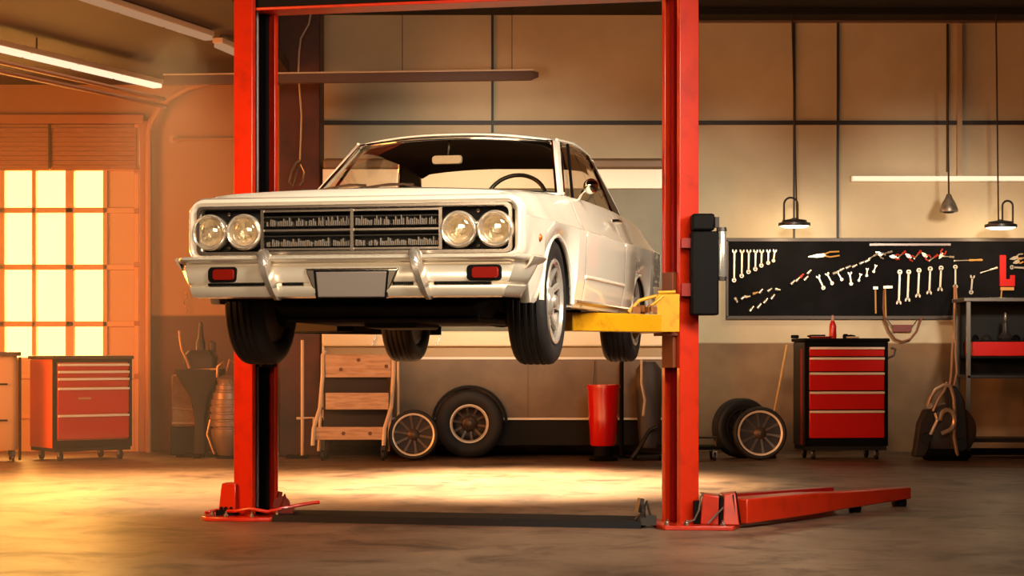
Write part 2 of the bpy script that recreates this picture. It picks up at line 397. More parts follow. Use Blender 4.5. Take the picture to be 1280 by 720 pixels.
# grille
gr = MB().bb(-.79,.79,.075,.09,.555,.785).build('grille', BLACKM, CAR, smooth=False)
gb = MB()
for z in (.575,.668,.763): gb.bb(-.46,.445,.0,.03,z-.005,z+.005)
for x in (-.46,0,.445): gb.bb(x-.008,x+.008,-.006,.03,.567,.77)
gb.build('grille_bar', CHROMEB, gr, smooth=False)
nr = 92
for z0,z1,ff in ((.590,.634,.8),(.690,.738,1.2)):
  for h0,h1 in ((0,46),(46,92)):
    gt = MB()
    for i in range(h0,h1):
        x = lerp(-.445,.43,(i+.5)/nr)
        if abs(x) < .014 or random.random() < .12: continue
        hgt = .45+.55*abs(math.sin(i*ff))*random.random()
        gt.bb(x-.0018,x+.0018,.012,.05,z0,z0+(z1-z0)*hgt)
    gt.build('grille_rib', mat('rib_metal',(150,138,126),.4,.3), gr, smooth=False)
g2 = MB()
for z in (.600,.642,.694,.736):
    g2.bb(-.45,.435,.03,.045,z-.002,z+.002)
g2.build('grille_slat', GREYD, gr, smooth=False)
# headlamps
for x in (-.735,-.556,.534,.715):
    O = (x,0,.662)
    h = MB().lathe([(.088,.05),(.091,.0),(.088,-.014),(.081,-.020),(.076,-.016),(.073,-.008),(.071,-.012),(.068,-.010),(.064,.012)], O,'Y',36,cap=False).build('headlamp', mat('lamp_ring',(224,212,196),.18,.7), CAR)
    MB().lathe([(.071,.012),(.058,.045),(.04,.062),(.018,.072),(.0,.074)], O,'Y',36,cap=False).build('reflector', mat('reflector_silver',(250,240,222),.24,.75,bump=.9,bscale=38), h)
    MB().lathe([(.018,.07),(.018,.04),(.012,.03),(0,.028)], O,'Y',14,cap=False).build('bulb', mat('bulb_glass',(235,225,205),.1,coat=1), h)
    MB().lathe([(.067,.004),(.060,-.006),(.045,-.015),(.025,-.020),(0,-.022)], O,'Y',36,cap=False).build('lens', LENS, h)
for x in (-.646,.624):
    for dz in (-.085,-.03,.03,.085): MB().lathe([(.008,.05),(.009,.03),(.004,.024)],(x,0,.668+dz),'Y',10).build('headlamp_screw', CHROME, CAR)
# valance below the grille
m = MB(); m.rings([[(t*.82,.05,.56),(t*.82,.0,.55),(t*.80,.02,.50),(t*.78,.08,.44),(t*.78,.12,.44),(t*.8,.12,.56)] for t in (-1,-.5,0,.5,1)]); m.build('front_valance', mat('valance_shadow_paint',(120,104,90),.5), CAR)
# bumper
def bumper(y_sign, name):
    m = MB(); rows = []
    xs = [-.925,-.915,-.895,-.87,-.84,-.80,-.74,-.6,-.45,-.3,-.15,0,.15,.3,.45,.6,.74,.80,.84,.87,.895,.915,.925]
    prof = [(.05,.534),(.0,.538),(-.03,.533),(-.042,.522),(-.034,.510),(-.004,.506),(.002,.496),(-.014,.484),(-.022,.43),(-.020,.408),(-.006,.403),(-.006,.392),(-.030,.387),(-.034,.36),(-.022,.338),(.03,.332)]
    for x in xs:
        ax = abs(x)
        u0 = -.105 + .02*(ax/.8)**2 + (0 if ax < .84 else 1.6*(ax-.84)**1.05*1.2)
        k = 0 if ax < .83 else ((ax-.83)/.095)
        zmin = lerp(.332,.475,min(1,k)**1.3)
        kk = max(0,min(1,(ax-.72)/.2)); rows.append([(x-math.copysign(.105*kk*((.538-z)/.206)**1.2,x),u0+du,z) for du,z in prof])
    m.rings(rows)
    if y_sign < 0: m.xf(Matrix.Translation((0,4.98,0)) @ Matrix.Scale(-1,4,(0,1,0)))
    return m.build(name, BUMPC, CAR, angle=50)
bp = bumper(1,'front_bumper'); bumper(-1,'rear_bumper')
# bumper wrap ends (chrome side wedges)
for sgn in (1,-1):
    m = MB(); rows = []
    for k in range(7):
        t = k/6; u = lerp(-.02,.17,t); x = sgn*lerp(.90,.925,min(1,t*2)); 
        rows.append([(x,u,lerp(.538,.532,t)),(x+sgn*.010,u,lerp(.528,.522,t)),(x-sgn*.004,u,lerp(.50,.505,t)),(x-sgn*.03,u,lerp(.47,.495,t))])
    m.rings(rows); m.build('bumper_end', BUMPC, bp)
    # overriders
for x0 in (-.385,.375):
    m = MB(); rows = []
    for k in range(9):
        t = k/8; z = lerp(.568,.322,t); x = x0-.035+.075*t; d = -.165-.035*math.sin(PI*min(1,t*1.1)); wv = lerp(.030,.024,t)
        if k in (0,8): wv *= .6; d += .03
        rows.append([(x-wv,-.09,z),(x-wv,d+.03,z),(x-wv*.5,d,z),(x+wv*.5,d,z),(x+wv,d+.03,z),(x+wv,-.09,z)])
    m.rings(rows); m.build('overrider', mat('overrider_chrome',(216,204,190),.2,.75), bp, angle=60)
# ribbed insert strip
for xa,xb in ((-.70,-.41),(-.32,-.21),(.23,.34),(.44,.72)):
    m = MB(); nn = int((xb-xa)/.01)
    for i in range(nn):
        x = lerp(xa,xb,(i+.5)/nn); m.bb(x-.003,x+.003,-.122,-.095,.393,.404)
    m.build('insert_strip', BLACK, bp, smooth=False)
def trap(wt,wb,z0,z1,u,xo): return [(xo+wt,u,z1),(xo-wt,u,z1),(xo-wt*.99,u,z1-.01),(xo-wb,u,z0),(xo+wb,u,z0),(xo+wt*.99,u,z1-.01)]
MB().rings([trap(.235,.178,.328,.474,-.10,.035),trap(.235,.178,.328,.474,-.128,.035),trap(.228,.172,.334,.467,-.136,.035)]).build('plate_recess', CHROMEB, bp, bevel=.004)
MB().rings([trap(.190,.176,.327,.464,-.132,.035),trap(.190,.176,.327,.464,-.140,.035)]).build('plate_frame', BLACK, bp, bevel=.004)
MB().rings([trap(.178,.166,.333,.456,-.136,.037),trap(.178,.166,.333,.456,-.146,.037)]).build('license_plate', PLATE, bp, bevel=.006)
for x0,w_ in ((-.625,.064),(.685,.074)):
    MB().rings([rrect(w_+.012,.408,.486,.02,4,-.108,x0),rrect(w_+.008,.412,.482,.02,4,-.124,x0)]).build('turn_signal_housing', BLACK, bp)
    MB().rings([rrect(w_-.006,.418,.476,.016,4,-.12,x0+.008),rrect(w_-.012,.423,.471,.014,4,-.134,x0+.008)]).build('turn_signal_lens', REDL, bp)
# underbody, wheel wells, suspension
m = MB(); m.bb(-.62,.62,.25,4.7,.34,.46); m.bb(-.84,.84,1.32,3.3,.33,.42); m.bb(-.80,.80,.06,.30,.36,.55); m.bb(-.80,.80,4.3,4.9,.36,.6)
m.box((-.42,2.3,.31),(.09,3.6,.08)); m.box((.42,2.3,.31),(.09,3.6,.08))
m.box((0,.6,.33),(.9,.12,.10)); m.box((0,.95,.30),(.7,.10,.08))
m.bb(-.52,.52,.5,3.1,.235,.36)
m.rings([[(-.62,u,.36),(-.5,u,z),(.5,u,z),(.62,u,.36)] for u,z in ((.42,.30),(.55,.225),(1.3,.215),(1.7,.25))])
m.build('underbody', GRIME, CAR, bevel=.01)
m = MB(); m.rings([[(-.17,u,.34),(-.14,u,z),(.14,u,z),(.17,u,.34)] for u,z in ((.62,.27),(.7,.195),(1.15,.19),(1.3,.27))]); m.build('oil_pan', BLACK, CAR, bevel=.01)
m = MB(); m.tube([(.25,.9,.28),(.28,1.4,.26),(.26,2.4,.27),(.28,3.1,.28),(.34,4.1,.30),(.36,4.95,.32)],.028,10)
m.rings([[(.20+.09*math.cos(a)*1.2,u,.27+.05*math.sin(a)) for a in [2*PI*k/12 for k in range(12)]] for u in (2.5,3.05)]); m.build('exhaust_pipe', GREYD, CAR)
m = MB(); m.tube([(-.66,RA,.33),(-.15,RA,.33),(0,RA,.33),(.15,RA,.33),(.66,RA,.33)],[.035,.04,.1,.04,.035],12); m.build('rear_axle', BLACK, CAR)
for sgn in (1,-1):
    m = MB(); m.tube([(sgn*.2,.80,.30),(sgn*.45,.82,.265),(sgn*.66,FA,.25)],.022,8); m.tube([(sgn*.25,1.1,.27),(sgn*.62,.95,.27)],.014,8); m.tube([(0,.97,.27),(sgn*.3,.96,.26),(sgn*.62,.95,.27)],.012,8)
    m.lathe([(.13,-.02),(.13,.03)],(sgn*.62,FA,.33),'X',20)
    m.build('control_arm', BLACK, CAR)
    for c_,a_,b_ in ((FA,.42,.34),(RA,.37,.245)):
        m = MB()
        rows = [[(sgn*x,c_-a_*math.cos(PI*k/20),.33+b_*math.sin(PI*k/20)) for k in range(21)] for x in (.52,.87)]
        m.grid(rows)
        m.add([(sgn*.52,c_-a_*math.cos(PI*k/20),.33+b_*math.sin(PI*k/20)) for k in range(21)],[tuple(range(21))])
        m.build('wheel_well', BLACKM, CAR)
def wheel_meshes(R=.33, w=.2, q=.665):
    "tyre, bright lip, dish with spokes, hubcap; q = rim radius / tyre radius"
    h = w/2
    t = MB(); pr = [(R*(q-.035),-h*.72),(R*(q+.03),-h*.93),(R*lerp(q,1,.5),-h*1.04),(R*lerp(q,1,.8),-h*.97),(R*.985,-h*.80)]
    for gx in (-.5,-.17,.17,.5):
        pr += [(R,h*(gx-.10)),(R*.978,h*(gx-.05)),(R*.978,h*(gx+.05)),(R,h*(gx+.10))]
    pr += [(R*.985,h*.80),(R*lerp(q,1,.8),h*.97),(R*lerp(q,1,.5),h*1.04),(R*(q+.03),h*.93),(R*(q-.035),h*.72)]
    t.lathe(pr+[pr[0]],(0,0,0),'X',48,cap=False)
    l = MB(); l.lathe([(R*(q-.06),h*.70),(R*(q-.01),h*.80),(R*(q+.012),h*.92),(R*(q+.006),h*1.0),(R*(q-.03),h*.99),(R*(q-.07),h*.85),(R*(q-.06),h*.70)],(0,0,0),'X',44,cap=False)
    r = MB(); r.lathe([(R*(q-.065),-h*.7),(R*q,-h*.74),(R*(q-.005),-h*.6),(R*(q-.115),-h*.3),(R*(q-.115),h*.40),(R*(q-.05),h*.76),(R*(q-.10),h*.5),(R*.30,h*.30),(R*.26,h*.34),(R*.14,h*.34)],(0,0,0),'X',40,cap=True)
    sp_ = MB()
    for k in range(10):
        M = Matrix.Rotation(2*PI*k/10+.15,4,'X')
        sp = MB().rings([[(h*x1,-wd,rr),(h*x1,wd,rr),(h*(x1-.2),wd,rr),(h*(x1-.2),-wd,rr)] for rr,wd,x1 in ((R*.20,.013,.62),(R*.4*q/.66,.010,.68),(R*(q-.06),.016,.86))]); sp.xf(M); sp_.add(sp.v, sp.f)
    hc = MB().lathe([(R*.24,h*.40),(R*.235,h*.68),(R*.20,h*.82),(R*.11,h*.90),(R*.10,h*1.02),(R*.05,h*1.08),(0,h*1.09)],(0,0,0),'X',28)
    return t,l,r,sp_,hc
def wheel_parts(ms, parent, lip, dish, spoke, name='wheel'):
    t,l,r,sp,hc = ms
    o = t.build(name, RUBBER, parent, angle=50)
    pp = o if parent and parent.get('category') != 'wheel' else parent
    l.build('rim', lip, pp); r.build('wheel_disc', dish, pp); sp.build('spokes', spoke, pp); hc.build('hubcap', spoke, pp)
    return o
DISHD = mat('dark_dish',(46,36,32),.5,.4)
WCHR = mat('wheel_chrome',(228,220,208),.22,.7)
def car_wheel(c, sgn, parent, R=.33, w=.2, mats=None, rot=0, q=.665):
    ms = wheel_meshes(R,w,q)
    M = Matrix.Translation(c) @ Matrix.Rotation(rot if sgn>0 else PI,4,'Z')
    for q_ in ms: q_.xf(M)
    return wheel_parts(ms, parent, *(mats or (WCHR,mat('rim_shadow_steel',(96,88,80),.35,.6),WCHR)))
for sgn in (1,-1):
    car_wheel((sgn*.755,FA,.333),sgn,CAR); car_wheel((sgn*.745,RA,.333),sgn,CAR)
# greenhouse
def wsb(t):  # windshield base, t -1..1
    return Vector((t*.715, 1.60-.16*(1-t*t), .958+.012*(1-t*t)))
def wst(t):
    return Vector((t*.585, 2.14-.10*(1-t*t), 1.315+.028*(1-t*t)))
rows = []
for k in range(9):
    s_ = k/8; rows.append([tuple(wsb(t).lerp(wst(t),s_)+Vector((0,-.02*math.sin(PI*s_),0))) for t in [-1+2*j/16 for j in range(17)]])
MB().grid(rows).build('windshield', GLASS, CAR)
m = MB(); m.tube([wsb(-1+2*j/16)+Vector((0,-.006,.004)) for j in range(17)],.009,8); m.tube([wst(-1+2*j/16)+Vector((0,-.01,-.004)) for j in range(17)],.009,8)
for t in (-1,1): m.tube([wsb(t)+Vector((0,-.012,0)),wst(t)+Vector((0,-.014,0))],.008,8)
m.build('windshield_trim', CHROME, CAR)
def rx(u): return interp(u,[(2.05,.60),(2.8,.625),(3.3,.61),(3.55,.59)])
def rze(u): return interp(u,[(2.05,1.318),(2.6,1.345),(3.2,1.335),(3.55,1.285)])
rows = []
for k in range(17):
    u = lerp(2.135,3.52,k/16); row=[]
    for j in range(25):
        t = -1+2*j/24; uu = u - (.10*(1-t*t) if k==0 else .10*(1-t*t)*max(0,1-k/6)) + .12*(1-t*t)*max(0,(k-12)/4)
        z = rze(u)+.045*(1-abs(t)**2.5) - (.012 if k==0 else 0)
        if abs(t)>.99: z -= .022
        row.append((t*rx(u),uu,z))
    rows.append(row)
roof = MB().grid(rows).build('roof', PAINT, CAR, solid=.016, angle=50)
rows2 = [[(x*.96,u_,z-.03) for x,u_,z in r_] for r_ in rows]
MB().grid(rows2).build('headliner', INTER, roof)
for sgn in (1,-1):
    # A pillar painted, C pillar, drip rail, glass
    m = MB(); a0,a1 = Vector((sgn*.725,1.60,.955)), Vector((sgn*.602,2.13,1.318))
    dd = Vector((sgn*.012,.065,0))
    m.rings([[p+Vector((-sgn*.012,-.008,0)),p+Vector((sgn*.012,-.004,0)),p+dd+Vector((sgn*.005,0,0)),p+dd+Vector((-sgn*.03,0,0))] for p in (a0,a0.lerp(a1,.5),a1)]); m.build('windshield_pillar', PAINT, CAR)
    outer = [Vector((sgn*rx(3.45),3.46,1.325)),Vector((sgn*.615,3.62,1.25)),Vector((sgn*.65,3.78,1.15)),Vector((sgn*.685,3.92,1.05)),Vector((sgn*.715,4.03,.955))]
    inner = [Vector((sgn*.617,3.12,1.325)),Vector((sgn*.645,3.25,1.25)),Vector((sgn*.675,3.34,1.15)),Vector((sgn*.705,3.42,1.05)),Vector((sgn*.742,3.47,.955))]
    m = MB(); m.grid([outer,inner]); m.build('rear_roof_pillar', VINYL, CAR, solid=.014)
    m = MB(); m.tube(outer+[Vector((sgn*.72,4.06,.94))],.012,8); m.build('pillar_edge_trim', PAINT, CAR)
    m = MB(); m.tube([Vector((sgn*.735,1.70,.97)),Vector((sgn*.618,2.22,1.31))]+[Vector((sgn*(rx(u)+.012),u,rze(u)-.02)) for u in (2.4,2.7,2.95)]+[p+Vector((sgn*.006,0,0)) for p in inner],.009,8)
    m.build('side_window_frame', CHROME, CAR)
    m = MB(); m.tube([Vector((sgn*.745,1.93,.962)),Vector((sgn*.64,2.35,1.315))],.009,8); m.build('vent_window_post', BLACK, CAR)
    m = MB(); m.tube([Vector((sgn*(rx(u)+.008),u,rze(u)+.004)) for u in (2.15,2.3,2.6,2.9,3.2,3.46)],.008,8); m.build('drip_rail', PAINT, CAR)
    bot = [Vector((sgn*lerp(.73,.742,k/8),lerp(1.68,3.47,k/8),.955)) for k in range(9)]
    top = [Vector((sgn*(rx(u)+.006),u,rze(u)-.02)) for u in [lerp(2.2,3.10,k/8) for k in range(9)]]
    MB().grid([bot,[b_.lerp(t_,.5)+Vector((sgn*.008,0,0)) for b_,t_ in zip(bot,top)],top]).build('side_window', GLASS, CAR)
    # door mirror
    if sgn>0:
        m = MB(); m.tube([(.80,1.83,.945),(.83,1.80,.985),(.86,1.79,1.005)],.010,8)
        m.lathe([(.004,-.075),(.022,-.06),(.038,-.02),(.045,.0),(.043,.008),(.0,.008)],(.875,1.80,1.015),'Y',20); m.build('door_mirror', CHROME, CAR)
    else:
        m = MB(); m.tube([(-.78,1.62,.93),(-.79,1.60,.96)],.010,8); m.lathe([(.004,-.06),(.025,-.045),(.036,0),(.0,.008)],(-.765,1.60,.975),'Y',20); m.build('door_mirror', CHROME, CAR)
    # belt cap between shoulder and glass
    m = MB(); m.grid([[(sgn*(Wd(u)-.135),u,zs(u)+.002) for u in [lerp(1.62,4.22,k/12) for k in range(13)]],[(sgn*lerp(.735,.71,max(0,(u-3.4)/.8)),u,zs(u)+.004) for u in [lerp(1.62,4.22,k/12) for k in range(13)]]]); m.build('belt_moulding', PAINT, CAR, solid=.01)
# rear glass and package deck
rows = []
for k in range(7):
    s_ = k/6; rows.append([(lerp(t*.585,t*.70,s_),lerp(3.50+.12*(1-t*t),4.02+.16*(1-t*t),s_),lerp(1.31+.03*(1-t*t),.955,s_)) for t in [-1+2*j/12 for j in range(13)]])
MB().grid(rows).build('rear_window', GLASS, CAR)
m = MB(); m.grid([[(t*.71,4.02+.16*(1-t*t),.955) for t in [-1+2*j/12 for j in range(13)]],[(t*.76,4.235,.955) for t in [-1+2*j/12 for j in range(13)]]]); m.build('rear_deck', PAINT, CAR, solid=.012)
MB().bb(-.66,.66,3.3,4.0,.90,.915).build('parcel_shelf', INTER, CAR, smooth=False)
# dashboard, seats, steering wheel, inner mirror, wipers
m = MB(); m.rings([[(-.69,1.60,.955),(-.69,1.80,.968),(-.69,1.92,.94),(-.69,1.93,.75),(-.69,1.6,.75)],[(.69,1.60,.955),(.69,1.80,.968),(.69,1.92,.94),(.69,1.93,.75),(.69,1.6,.75)]]); m.build('dashboard', BLACK, CAR)
for y0,w_ in ((2.55,.66),(3.2,.62)):
    m = MB(); m.bb(-w_,w_,y0-.45,y0+.05,.46,.64); m.rings([[(-w_,y0,.6),(-w_,y0+.14,.93),(-w_,y0+.22,.93),(-w_,y0+.14,.5)],[(w_,y0,.6),(w_,y0+.14,.93),(w_,y0+.22,.93),(w_,y0+.14,.5)]]); m.build('bench_seat', SEATM, CAR, bevel=.03, seg=3)
m = MB(); ctr = Vector((.37,2.12,.955)); nrm = Matrix.Rotation(math.radians(-24),4,'X')
ring = [ctr + (nrm @ Vector((.185*math.cos(2*PI*k/40),0,.185*math.sin(2*PI*k/40)))) for k in range(41)]
m.tube(ring,.0125,10)
st = MB(); st.tube([ctr+(nrm@Vector((-.18,0,0))),ctr+(nrm@Vector((0,-.02,-.01))),ctr+(nrm@Vector((.18,0,0)))],.010,8); st.tube([ctr,ctr+Vector((0,-.25,-.12))],.025,10)
sw = m.build('steering_wheel', mat('wheel_rim_black',(26,20,18),.3), CAR); st.build('steering_column', BLACK, sw)
m = MB(); m.rings([rrect(.088,1.185,1.232,.018,4,2.03,-.03),rrect(.092,1.181,1.236,.02,4,2.05,-.03),rrect(.08,1.19,1.228,.018,4,2.07,-.03)]); o = m.build('rear_view_mirror', mat('mirror_back',(196,182,162),.35,.5), CAR)
MB().tube([(-.03,2.05,1.225),(-.03,2.08,1.27),(-.03,2.10,1.33)],.009,8).build('mirror_stem', CHROMEB, o)
for x0,x1,ux in ((-.30,-.62,.0),(-.02,-.42,.0)):
    m = MB(); m.tube([(x0,1.38,.985),(x0-.1,1.425,1.014),((x0+x1)/2-.05,1.46,1.012),(x1,1.50,.985)],.007,6); m.tube([(x0-.05,1.43,1.012),((x0+x1)/2,1.47,1.020),(x1-.04,1.53,.998)],.006,6); m.build('windshield_wiper', GREYD, CAR)
MB().tube([(-.735,.33,.868),(-.735,.33,.872)],.004,6)

# ================================================================ LIFT
LP = Vector((-1.69,12.68,0)); RP = Vector((1.06,12.10,0))
LIFT = thing('two_post_lift', 'red two-post vehicle lift holding up the white car', 'vehicle lift', tuple((LP+RP)/2))
LO = (LP+RP)/2
def rel(p): return Vector(p)-LO
PH = 3.75
def post(P, ang, opn, dep, liner):
    "C channel, open towards ang"
    d = Vector((math.cos(ang),math.sin(ang),0)); n = Vector((-d.y,d.x,0)); th=.012
    def pt(a,b,z): return P + d*a + n*b + Vector((0,0,z))
    h = opn/2
    poly = [(dep/2,-h),(dep/2,-h+.035),(dep/2-th,-h+.035),(dep/2-th,-h+th),(-dep/2+th,-h+th),(-dep/2+th,h-th),(dep/2-th,h-th),(dep/2-th,h-.035),(dep/2,h-.035),(dep/2,h),(-dep/2,h),(-dep/2,-h)]
    m = MB(); m.rings([[rel(pt(a,b,z)) for a,b in poly] for z in (.02,PH)])
    o = m.build('post', REDP, LIFT, bevel=.004)
    m = MB()
    for b0,b1 in ((-h+.045,-h+.075),(h-.075,h-.045)):
        m.rings([[rel(pt(a,b,z)) for a,b in ((-dep/2+th,b0),(dep/2-.04,b0),(dep/2-.04,b1),(-dep/2+th,b1))] for z in (.03,PH-.05)])
    m.build('slide_rail', liner, o)
    m = MB(); m.tube([rel(pt(.01,.0,.05)),rel(pt(.01,.0,PH-.1))],.011,8); m.tube([rel(pt(-.02,.04,.05)),rel(pt(-.02,.04,PH-.1))],.006,8); m.build('lift_cable', mat('cable_steel',(110,92,92),.45,.4), o)
    return o
LA, RAg = math.radians(-36), math.radians(180+30)
pl_ = post(LP, LA, .25, .165, BLACK)
pr_ = post(RP, RAg, .20, .145, REDD)
def inner(P,ang,name,m_):
    pass
# black inner backing of the left channel
d = Vector((math.cos(LA),math.sin(LA),0)); n_ = Vector((-d.y,d.x,0))
m = MB(); m.rings([[rel(LP+d*a+n_*b+Vector((0,0,z))) for a,b in ((-.068,-.11),(-.055,-.11),(-.055,.11),(-.068,.11))] for z in (.03,PH-.02)]); m.build('channel_backing', BLACKM, pl_)
# beam
dirv = (RP-LP).normalized(); nv = Vector((dirv.y,-dirv.x,0))
def beam(a,b,z0,z1,w0,m_,name,parent=LIFT,bev=.004):
    m = MB(); A=Vector(a); B=Vector(b); dd=(B-A); dd.z=0; dd.normalize(); q=Vector((dd.y,-dd.x,0))
    m.rings([[rel(p+q*s*w0/2+Vector((0,0,z))) for s,z in ((-1,z0),(1,z0),(1,z1),(-1,z1))] for p in (A,B)])
    return m.build(name,m_,parent,bevel=bev)
ob = beam(LP,RP,3.335,3.355,.22,REDP,'overhead_beam'); beam(LP,RP,3.355,3.50,.20,BLACK,'beam_cover',ob)
m = MB(); m.lathe([(.02,-.01),(.03,-.01),(.03,.012),(.0,.014)],tuple(rel(RP+Vector((-.12,-.13,3.37)))),'Y',14); m.build('beam_bolt', CHROME, ob)
# floor cover plate
A = LP+dirv*.18; B = RP-dirv*.22
m = MB(); 
m.rings([[rel(p+nv*s+Vector((0,0,z))) for s,z in ((.21,0),(.19,.045),(-.15,.05),(-.21,.0))] for p in (A,B)]); m.build('floor_cover_plate', mat('cover_plate_black',(12,12,16),.6,0,spec=.15), LIFT)
# base plates
def plate(P,pts,z,m_,name):
    m = MB(); m.rings([[rel(P+Vector((x,y,zz))) for x,y in pts] for zz in (.0,z)]); return m.build(name,m_,LIFT,bevel=.006)
plate(LP,[(-.34,-.12),(-.30,-.20),(-.1,-.24),(.12,-.24),(.26,-.14),(.27,.12),(.2,.26),(-.22,.26),(-.32,.12)],.028,REDP,'base_plate')
plate(RP,[(-.16,-.16),(-.12,-.26),(.30,-.30),(.36,-.12),(.34,.24),(-.18,.26)],.028,REDP,'base_plate')
m = MB()
for P,ps in ((LP,((-.27,-.13),(-.17,-.19),(.0,-.2),(.16,-.17),(.2,.05))),(RP,((-.1,-.2),(.02,-.22),(.24,-.26),(.3,-.1)))):
    for x,y in ps: m.lathe([(.016,.028),(.016,.045),(.008,.047),(.008,.062)],tuple(rel(P+Vector((x,y,0)))),'Z',8)
m.build('anchor_bolt', CHROMEB, LIFT)
# hose lying over left plate
m = MB(); m.tube([rel(LP+Vector(p)) for p in ((-.32,-.10,.045),(-.25,-.05,.06),(-.12,-.14,.06),(-.02,-.17,.08),(.1,-.18,.06),(.2,-.12,.08),(.33,-.05,.10),(.42,-.02,.11))],.012,8); m.build('hydraulic_hose', REDP, LIFT)
# left box
m = MB(); m.rings([[rel(LP+Vector(p)) for p in ((-.24,-.06,.05),(-.12,-.12,.05),(-.10,.06,.05),(-.22,.1,.05))],[rel(LP+Vector(p)) for p in ((-.22,-.06,.235),(-.12,-.11,.24),(-.11,.05,.24),(-.21,.09,.235))]]); bx_ = m.build('cable_guard', REDP, LIFT, bevel=.006)
m = MB(); 
for x in (-.215,-.185,-.15): m.lathe([(.012,0),(.012,.02),(0,.022)],tuple(rel(LP+Vector((x,-.11-.0,.075)))),'Y',10)
m.box(rel(LP+Vector((-.18,-.04,.045))),(.14,.14,.04)); m.build('guard_foot', BLACK, bx_)
# pulley cluster right of left post, and left of right post
for P,ox in ((LP,.18),(RP,-.24)):
    m = MB(); m.lathe([(.05,-.012),(.055,-.012),(.045,0),(.055,.012),(.05,.012)],tuple(rel(P+Vector((ox,-.10,.10)))),'X' if ox<0 else 'Y',22)
    q = rel(P+Vector((ox,-.09,0)))
    m.box(q+Vector((.0,.02,.07)),(.03,.05,.11)); m.box(q+Vector((-.02,.01,.14)),(.025,.05,.09),rz=.3,ry=.2); m.tube([q+Vector((-.05,0,.05)),q+Vector((0,-.02,.1)),q+Vector((.02,-.02,.17)),q+Vector((.05,-.01,.06))],.008,8)
    m.box(q+Vector((.03,.0,.05)),(.1,.1,.06))
    m.build('cable_pulley', GREYD if ox<0 else mat('pulley_dark_red',(90,24,16),.4,.3), LIFT)
# yellow arm + carriage on the right
m = MB(); cz0,cz1 = 1.215,1.50
dR_ = Vector((math.cos(RAg),math.sin(RAg),0)); nR = Vector((-dR_.y,dR_.x,0))
def rp(a,b,z): return rel(RP+dR_*a+nR*b+Vector((0,0,z)))
ca = MB(); ca.rings([[rp(a,b,z) for a,b in ((.02,-.08),(.15,-.08),(.15,.08),(.02,.08))] for z in (1.20,1.22)]); ca.rings([[rp(a,b,z) for a,b in ((.06,-.06),(.10,-.06),(.10,.06),(.06,.06))] for z in (1.0,1.6)])
car_ = ca.build('carriage', mat('carriage_brown',(110,50,20),.5,.3), LIFT, bevel=.004)
S = RP+Vector((-.14,-.08,0)); E = Vector((.30,11.15,0))
arm = beam(S,E,1.222,1.333,.13,YEL,'lift_arm',LIFT,.006)
m = MB(); f = S
m.rings([[rel(f+Vector((x,-.10,z))) for x,z in ((-.06,1.225),(.12,1.225),(.12,1.46),(-.01,1.46),(-.03,1.43),(-.02,1.34))],[rel(f+Vector((x,-.088,z))) for x,z in ((-.06,1.225),(.12,1.225),(.12,1.46),(-.01,1.46),(-.03,1.43),(-.02,1.34))]])
m.tube([rel(f+Vector((-.02,-.09,1.45))),rel(f+Vector((-.13,-.10,1.42))),rel(f+Vector((-.2,-.14,1.345)))],.012,8)
m.tube([rel(f+Vector((.02,-.10,1.45))),rel(f+Vector((-.10,-.11,1.35)))],.010,8)
m.tube([rel(f+Vector((-.01,-.06,1.47))),rel(f+Vector((.1,-.06,1.475)))],.012,8)
m.build('arm_bracket', YEL, arm, bevel=.003)
m = MB(); 
for k in range(5): m.box(rel(f+Vector((-.03-.03*k,-.09-.012*k,1.36+.01*(k%2)))),(.02,.05,.04),rz=.4*k)
m.tube([rel(f+Vector((.02,-.08,1.36))),rel(f+Vector((-.16,-.12,1.37)))],.009,8); m.build('arm_ratchet', mat('rusty_brown',(120,70,26),.5,.4), arm)
MB().lathe([(.05,1.333),(.05,1.345)],tuple(rel(E+(S-E).normalized()*.09)),'Z',20).build('arm_pad', BLACK, arm)
arm = beam(RP+Vector((-.10,.02,0)),Vector((.72,13.55,0)),1.222,1.333,.12,YEL,'lift_arm',LIFT,.006)
MB().lathe([(.05,1.333),(.05,1.355)],tuple(rel(Vector((.73,13.5,0)))),'Z',20).build('arm_pad', BLACK, arm)
for E2 in (Vector((-1.0,11.55,0)),Vector((-.55,13.9,0))):
    arm = beam(LP+Vector((.12,0,0)),E2,1.222,1.318,.11,BLACK,'lift_arm',LIFT,.006)
    MB().lathe([(.05,1.318),(.05,1.345)],tuple(rel(E2+(LP-E2).normalized()*.06)),'Z',20).build('arm_pad', BLACK, arm)
dl = Vector((math.cos(LA),math.sin(LA),0)); nl = Vector((-dl.y,dl.x,0))
ca = MB(); ca.rings([[rel(LP+dl*a+nl*b+Vector((0,0,z))) for a,b in ((-.02,-.07),(.12,-.07),(.12,.07),(-.02,.07))] for z in (1.0,1.34)]); ca.build('carriage', BLACK, LIFT, bevel=.004)
# power unit
pu = at(884,330,11.95)
q = rel(pu)
m = MB(); m.bb(q.x-.105,q.x+.065,q.y-.08,q.y+.08,q.z-.32,q.z+.20); m.build('power_unit', BLACK, LIFT, bevel=.012); 
PU = bpy.context.scene.objects['power_unit']
m = MB(); m.bb(q.x-.10,q.x+.04,q.y-.07,q.y+.07,q.z+.205,q.z+.31); m.build('motor_cap', BLACK, PU, bevel=.015)
m = MB(); m.lathe([(.0,-.1),(.024,-.095),(.03,-.08),(.03,.20),(.024,.21),(.0,.21)],(q.x+.085,q.y-.04,q.z),'Z',20); m.build('oil_tank', SILV, PU)
m = MB(); m.lathe([(.033,-.105),(.033,-.08)],(q.x+.085,q.y-.04,q.z),'Z',20); m.lathe([(.033,.20),(.03,.225)],(q.x+.085,q.y-.04,q.z),'Z',20); m.bb(q.x+.045,q.x+.07,q.y-.05,q.y,q.z+.225,q.z+.29); m.build('tank_cap', GREYD, PU)
